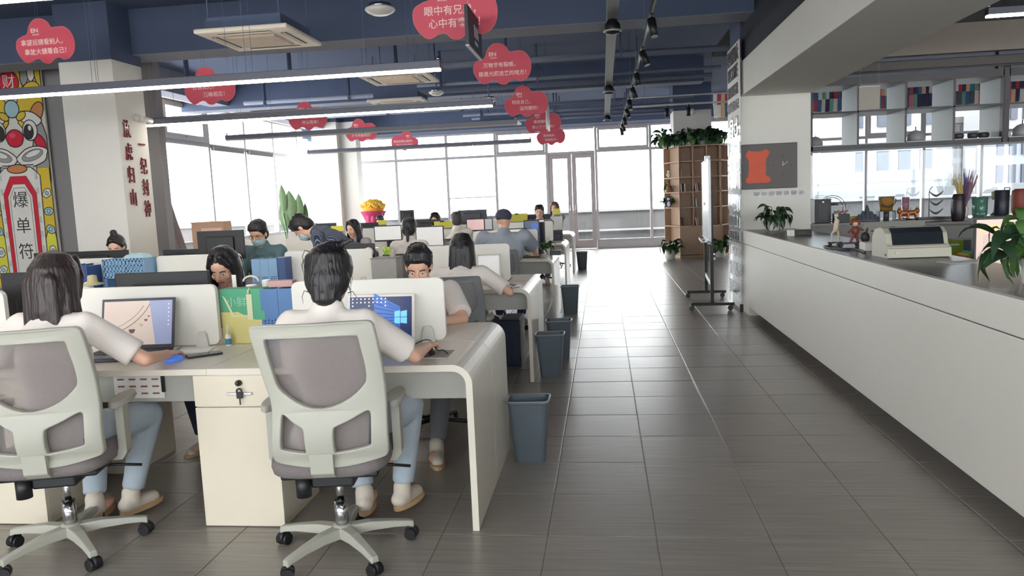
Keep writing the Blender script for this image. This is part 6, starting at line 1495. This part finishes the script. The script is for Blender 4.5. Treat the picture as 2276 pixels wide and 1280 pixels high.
# glass screens
for i, (x0, x1) in enumerate(((2.585, 4.80), (4.86, 7.1))):
    t = thing('glass_screen', ('glass screen hung under the left part of the grid shelf', 'glass screen hung under the right part of the grid shelf')[i], 'glass', (0, 10.66, 0)); obj('pane', M().box(x0, x1, 0, .01, 1.05, 1.92), glass, t); obj('clamp', M().box(x0, x0+.03, -.005, .015, 1.0, 1.92), silver, t)
# console with the collection
t = thing('console_cabinet', 'long grey console cabinet under the hanging grid shelf', 'cabinet', (0, 10.0, 0)); gc = mat('console_grey', (120, 118, 118), .5)
obj('body', M().box(2.52, 7.2, .02, .62, 0, .99), gc, t); obj('top', M().box(2.51, 7.22, 0, .66, .99, 1.02), mat('console_top', (112, 110, 112), .25), t, bev=.002)
for i in range(6): obj('door', M().box(2.53+.78*i, 3.30+.78*i, 0, .02, .05, .97), gc, t, bev=.002)
CZ = 1.021
def on(px, y=10.3): return at(px, 450, y=y).x
t = thing('black_speaker', 'black upright speaker beside the pillar', 'speaker', (on(1822), 10.25, CZ)); obj('case', M().box(-.10, .10, -.1, .1, 0, .30), black, t, bev=.006); obj('grille', M().box(-.055, .055, -.104, -.1, .05, .24), dgrey, t); obj('emblem', M().cyl((0, -.106, .265), (0, -.1, .265), .012, n=12), silver, t)
t = thing('ring_stand', 'black double ring stand with two trays of small figures', 'ornament', (on(1856), 10.42, CZ))
for r_, y_ in ((.17, 0), (.145, .03)): m = M(); m.tube([(r_*cos(a), y_, .17+r_*sin(a)) for a in [2*pi*i/28 for i in range(28)]], .004, n=5, closed=True); obj('ring', m, blackm, t)
obj('tray', M().box(-.13, .13, -.03, .05, .195, .205).box(-.13, .13, -.03, .05, .10, .108), paper, t); m = M()
for i in range(5): m.ell((-.06+.03*i, 0, .225+.004*(i % 2)), (.018, .015, .02), n=8, k=5)
obj('small_animals', m, mat('stone_brown', (90, 84, 82), .7), t); obj('base', M().box(-.08, .08, -.04, .04, 0, .01), blackm, t)
t = thing('dark_planter', 'dark square planter with small blossoms before the ring stand', 'planter', (on(1859), 10.1, CZ)); obj('box', M().box(-.09, .09, -.06, .06, 0, .11), mat('planter_slate', (44, 54, 62), .5), t, bev=.004); m = M()
for i in range(9): m.ell((-.07+.018*i, .01*sin(i*2), .12+.012*(i % 3)), (.014, .014, .012), n=8, k=5)
obj('blossoms', m, mat('blossom_red', (180, 90, 84), .8), t)
t = thing('yellow_box', 'flat yellow box right of the dark planter', 'box', (on(1893), 10.45, CZ)); obj('box', M().box(-.10, .12, -.05, .05, 0, .05), mat('yellow_box', (198, 176, 84), .6), t, bev=.003); obj('lid', M().box(-.102, .122, -.052, .052, .05, .06), mat('yellow_lid', (214, 196, 110), .6), t)
p0 = on(1927); t = thing('mountain_incense_holder', 'dark stone mountain ornament on a round tray', 'ornament', (p0, 10.3, CZ)); m = M()
for x, h_, r_ in ((0, .20, .05), (-.05, .13, .05), (.055, .12, .055), (-.10, .09, .035), (.105, .085, .035), (.02, .16, .03)): m.cyl((x, 0, .02), (x*.95, 0, h_), r_, r_*.25, n=7, sm=False)
obj('rock', m, mat('slate_rock', (74, 80, 92), .8, bump=.5, bscale=20), t); obj('tray', M().cyl((0, 0, 0), (0, 0, .02), .15, .16, n=24), mat('slate_tray', (100, 104, 124), .4), t)
t = thing('amber_glass_bucket', 'amber glass bucket with a dark handle on a low metal stand', 'vase', (on(1970), 10.3, CZ)); obj('stand', M().box(-.10, .10, -.05, .05, .11, .118).box(-.1, -.092, -.05, .05, 0, .11).box(.092, .1, -.05, .05, 0, .11).cyl((0, 0, 0), (0, 0, .11), .035, n=12), dgrey, t)
agm = mat('amber_glass', (206, 170, 100), .12, trans=.75, var=.05); obj('bucket', M().lathe([(.075, .118), (.095, .28), (.10, .30), (.094, .30), (.085, .2), (.07, .125), (.001, .125)], n=24), agm, t); m = M(); m.tube([(.095*cos(a), -.1*abs(sin(a))*.4-.05, .27-.10*sin(a)) for a in [pi*i/14 for i in range(15)]], .006, n=6); obj('handle', m, dgrey, t)
copper = mat('copper_glaze', (168, 104, 54), .3, metal=.5, var=.4, scale=14)
for i, px in enumerate((2003, 2020)):
    t = thing('copper_beast', ('left', 'right')[i]+' glazed copper beast figurine on the console', 'figurine', (on(px), 10.2, CZ+.04*0)); m = M(); m.ell((0, 0, .085), (.07, .03, .035)); m.ell((-.06 if i == 0 else .06, -.01, .11), (.032, .03, .035)); [m.cap((sx*.045, sy*.015, .07), .014, (sx*.05, sy*.018, .012), .010, n=8) for sx in (-1, 1) for sy in (-1, 1)]; m.cap((.06 if i == 0 else -.06, 0, .10), .008, (.085 if i == 0 else -.085, 0, .15), .005, n=7)
    me = remesh(m, .006, 1); me.materials.append(copper); link('body', me, t); obj('ears', M().ell((-.07 if i == 0 else .07, -.01, .15), (.008, .006, .012)).ell((-.048 if i == 0 else .048, -.01, .15), (.008, .006, .012)), copper, t)
    obj('plinth', M().box(-.085, .085, -.03, .03, 0, .012), mat('plinth_grey', (110, 112, 108), .6), t)
t = thing('pink_glass', 'tall pink glass vase behind the copper beasts', 'vase', (on(2023), 10.45, CZ)); obj('body', M().lathe([(.035, 0), (.042, .02), (.045, .28), (.041, .28), (.038, .03), (.001, .03)], n=20), mat('pink_glass', (226, 176, 196), .12, trans=.6), t); obj('band', M().lathe([(.046, .18), (.047, .20)], n=20, close=False), mat('band_rose', (170, 110, 130), .4), t)
t = thing('leaf_tier_stand', 'wire stand with three leaf shaped silver dishes', 'ornament', (on(2078), 10.3, CZ)); obj('rod', M().tube([(-.07, 0, 0), (-.07, 0, .33), (-.06, 0, .37), (-.03, 0, .40)], .005, n=6).box(-.10, .0, -.03, .03, 0, .008), dgrey, t)
for z in (.07, .18, .29):
    m = M(); n_ = 12; vs = []
    for k in range(n_+1): t_ = k/n_; ww = .035*sin(pi*t_)**.7+.001; x = -.07+.17*t_; zz = z+.05*(2*t_-1)**2; vs += [(x, -ww, zz), (x, 0, zz-.022*sin(pi*t_)), (x, ww, zz)]
    m.add(vs, [f for k in range(n_) for f in ((k*3, k*3+1, k*3+4, k*3+3), (k*3+1, k*3+2, k*3+5, k*3+4))], 0, True); me = m.mesh('leaf_dish', mat('silver_dish', (150, 146, 140), .3, metal=.6)); o = link('leaf_dish', me, t); md = o.modifiers.new('s', 'SOLIDIFY'); md.thickness = .006
def vase(label, px, y, prof, m_, sc=1.0, n=26, rib=0, z=CZ):
    t = thing('vase', label, 'vase', (on(px, y), y, z)); m = M(); m.lathe([(r*sc, zz*sc) for r, zz in prof], n=n)
    if rib:
        for i, v in enumerate(m.v):
            a = atan2(v[1], v[0]); k = 1+.06*cos(rib*a); m.v[i] = (v[0]*k, v[1]*k, v[2])
    obj('body', m, m_, t); mx = max(z_ for r, z_ in prof)*sc; rr_ = prof[-1][0]*sc
    obj('lip', M().lathe([(max(.012, rr_), mx-.004), (max(.014, rr_+.004), mx+.002), (max(.01, rr_-.004), mx+.003)], n=20, close=False), m_, t); return t
vase('tall dark purple vase, leftmost of the tall dark vases', 2130, 9.75, [(.055, 0), (.068, .03), (.074, .12), (.070, .24), (.056, .315), (.046, .32)], mat('aubergine_ceramic', (46, 36, 46), .35), 1.0, rib=13, z=1.003)
obj_ = thing('side_ledge', 'small dark ledge carrying the tall dark purple vase', 'ledge', (on(2130, 9.75), 9.8, .0)); obj('ledge', M().box(-.45, .62, -.12, .19, .97, 1.001), mat('ledge_dark', (80, 76, 74), .4), obj_); obj('bracket', M().box(-.4, .5, .10, .19, 0, .97), gc, obj_)
vase('green ribbed glass vase beside the dried grasses', 2178, 10.3, [(.07, 0), (.082, .03), (.088, .24), (.080, .245), (.074, .05), (.001, .05)], mat('sea_green_glass', (96, 148, 134), .15, trans=.35, var=.2), 1.0, n=40, rib=16)
vase('navy cylinder vase right of the goblet', 2226, 10.2, [(.07, 0), (.078, .02), (.08, .30), (.074, .305)], mat('navy_ceramic', (30, 34, 48), .4), 1.05)
vase('terracotta red vase at the right edge', 2266, 10.3, [(.06, 0), (.085, .06), (.09, .2), (.08, .29), (.05, .31)], mat('terracotta_glaze', (136, 66, 52), .5, var=.15), 1.05)
t = thing('grass_vase', 'white pot of yellow, purple and pink dried grasses', 'dried flowers', (on(2152), 10.4, CZ)); obj('pot', M().lathe([(.04, 0), (.05, .05), (.045, .12), (.035, .13)], n=18), potw, t)
for k, (mm, ca, nk) in enumerate((('gold', (206, 186, 118), -.42), ('purple', (120, 96, 140), .10), ('rose', (176, 140, 150), .42))):
    m = M(); q = random.Random(k)
    for i in range(46):
        a = nk+q.uniform(-.16, .16); L_ = q.uniform(.30, .52)*(1.0 if k else .92); tip = Vector((sin(a)*L_*.62, q.uniform(-.06, .06), .12+cos(a)*L_)); b_ = Vector((q.uniform(-.02, .02), q.uniform(-.02, .02), .10)); mid = b_*.45+tip*.55
        m.tube([b_, mid, tip], [.0015, .004, .0008], n=4)
        m.cap(mid, .004, tip, .0012, n=5)
    obj('dried_stems', m, mat('dried_'+mm, ca, .95, var=.2), t, kind='stuff')
t = thing('stone_goblet', 'dark stemmed goblet with a pale mottled bowl', 'goblet', (on(2206), 10.25, CZ)); obj('stem', M().lathe([(.05, 0), (.045, .02), (.015, .05), (.008, .1), (.008, .19), (.014, .20)], n=18), mat('goblet_stem', (96, 76, 76), .4), t); obj('bowl', M().lathe([(.012, .20), (.03, .215), (.038, .25), (.036, .31), (.032, .31), (.03, .25), (.001, .22)], n=18), mat('goblet_bowl', (166, 162, 136), .5, var=.3, scale=30), t)
t = thing('white_cup_stack', 'small white dish by the goblet foot', 'dish', (on(2200, 10.1), 10.12, CZ)); obj('dish', M().lathe([(.03, 0), (.05, .012), (.048, .014), (.001, .006)], n=18), potw, t); obj('rim', M().lathe([(.05, .012), (.051, .015)], n=18, close=False), potw, t)
t = thing('photograph', 'tiny grey picture frame behind the navy vase', 'frame', (on(2238, 10.5), 10.5, CZ)); m = M(); m.box(-.035, .035, 0, .01, .26, .27); m.box(-.035, .035, 0, .01, .34, .35); m.box(-.035, -.027, 0, .01, .27, .34); m.box(.027, .035, 0, .01, .27, .34); obj('frame', m, dgrey, t); obj('stand', M().box(-.004, .004, 0, .01, 0, .26), dgrey, t)
tag(obj('tea_tray', M().box(-.3, .22, -.05, .05, 0, .03), mat('tray_dark', (60, 54, 54), .4), loc=(on(2095, 10.08), 10.08, CZ), bev=.004), 'long dark tray left of the tall dark purple vase', 'tray')
# lower desks of the reception staff: screens, monitor, folders
t = thing('staff_desk', 'grey staff desk with low screens behind the reception counter', 'desk', (2.32, 0, 0)); dg = mat('staff_screen_grey', (150, 148, 140), .7); dg2 = mat('staff_screen_dark', (112, 110, 108), .7)
obj('desktop', M().box(.02, .75, 3.0, 8.6, .70, .73), gc, t); 
p1 = at(1870, 497, y=7.3); 
obj('screen_panel', M().box(.02, .545, 7.28, 7.32, .73, 1.14), dg, t, bev=.003); obj('side_screen', M().box(.55, 1.4, 7.6, 7.64, .0, 1.07), dg2, t, bev=.003); obj('cabinet', M().box(.9, 1.6, 6.2, 7.6, 0, .92), mat('staff_cab', (128, 124, 120), .6), t, bev=.003)
for a, b_ in ((.04, 3.05), (.7, 3.05), (.04, 8.5), (.7, 8.5), (.7, 5.8)): obj('leg', M().box(a, a+.04, b_, b_+.04, 0, .70), dgrey, t)
ms = screen_mat_plain('document_screen', (214, 190, 178), .3)
t = thing('staff_monitor', 'large monitor with a pale pink document behind the counter at the right edge', 'monitor', (2.86, 5.6, .731)); 
p_ = at(2165, 482, y=5.6); xl = p_.x-2.86; zt = p_.z-.731
obj('housing', M().box(xl-.0, xl+.62, 0, .035, zt-.40, zt), black, t, bev=.005); obj('screen', M().box(xl+.018, xl+.60, -.002, 0, zt-.37, zt-.022), ms, t); m = M()
for i in range(14): m.box(xl+.06, xl+.20+.05*(i % 3), -.003, -.002, zt-.13-.013*i, zt-.127-.013*i)
obj('document_lines', m, mat('document_text', (196, 160, 150), .6, emit=.2), t, kind='stuff'); obj('note', M().box(xl+.04, xl+.16, -.004, -.002, zt-.10, zt-.06), mat('pale_yellow_mark', (224, 210, 140), .6, emit=.3), t)
obj('stand', M().box(xl+.27, xl+.35, .035, .07, .01, zt-.1).box(xl+.15, xl+.47, -.06, .16, 0, .012), black, t)
p_ = at(2118, 545, y=6.0); t = thing('green_folder', 'lime green folder behind the printer', 'folder', (p_.x, 6.0, .731)); zt = p_.z-.731; obj('folder', M().box(-.09, .07, -.01, .01, 0, zt+.04), mat('lime_folder', (136, 160, 58), .6), t); obj('label_tab', M().box(-.05, .04, -.012, -.01, zt, zt+.01), paper, t)
for i, c in enumerate(((200, 60, 60), (220, 120, 60), (210, 190, 70), (90, 160, 90), (70, 150, 160))):
    t = obj('file_divider', M().box(-.006, .006, -.08, .08, 0, .22+.008*i), mat('divider_tab_%d' % i, c, .7), loc=(at(2140, 560, y=5.75).x+.016*i, 5.8, .731)); tag(t, '%s standing file divider behind the printer' % ('red', 'orange', 'yellow', 'green', 'teal')[i], 'divider')
tag(obj('grey_case', M().box(-.08, .08, -.1, .1, 0, .30), dgrey, loc=(at(2150, 520, y=6.3).x, 6.35, .731), bev=.005), 'dark grey case left of the pink document monitor', 'case')
# colourful hanging book display at the far windows
t = thing('book_garland', 'long hung display of coloured book spines above the right far windows', 'decoration', (0, 20.3, 0)); g_ = random.Random(11)
cols = [(196, 60, 70), (70, 140, 170), (214, 208, 200), (60, 60, 90), (206, 120, 140), (120, 170, 150), (90, 90, 110), (226, 224, 220), (180, 80, 100), (70, 110, 150), (230, 190, 150)]
bms = []
for i, c in enumerate(cols): b_ = M(); b_.box(-.045, .045, -.03, .03, -.30, 0); bms.append(b_.mesh('book_spine', mat('spine_%d' % i, c, .7, var=.25, scale=20)))
x = 2.9; k = 0
while x < 14.2:
    for lv in (0, 1):
        o = link('book_spine', bms[g_.randrange(len(bms))], t, loc=(x, g_.uniform(-.02, .02), 3.95-.31*lv-g_.uniform(0, .03))); o.rotation_euler = (0, g_.uniform(-.05, .05), 0)
    x += .094
fr_ = M(); x = 2.9; 
while x < 14.2: fr_.add([(x, 0, 3.32), (x+.07, 0, 3.32), (x+.035+g_.uniform(-.02, .02), 0, 3.32-g_.uniform(.06, .14))], [(0, 1, 2)]); x += .075
obj('paper_fringe', fr_, mat('fringe_paper', (190, 170, 150), .9), t, kind='stuff'); obj('rail', M().box(2.85, 14.3, -.04, .04, 3.93, 3.96), dgrey, t)
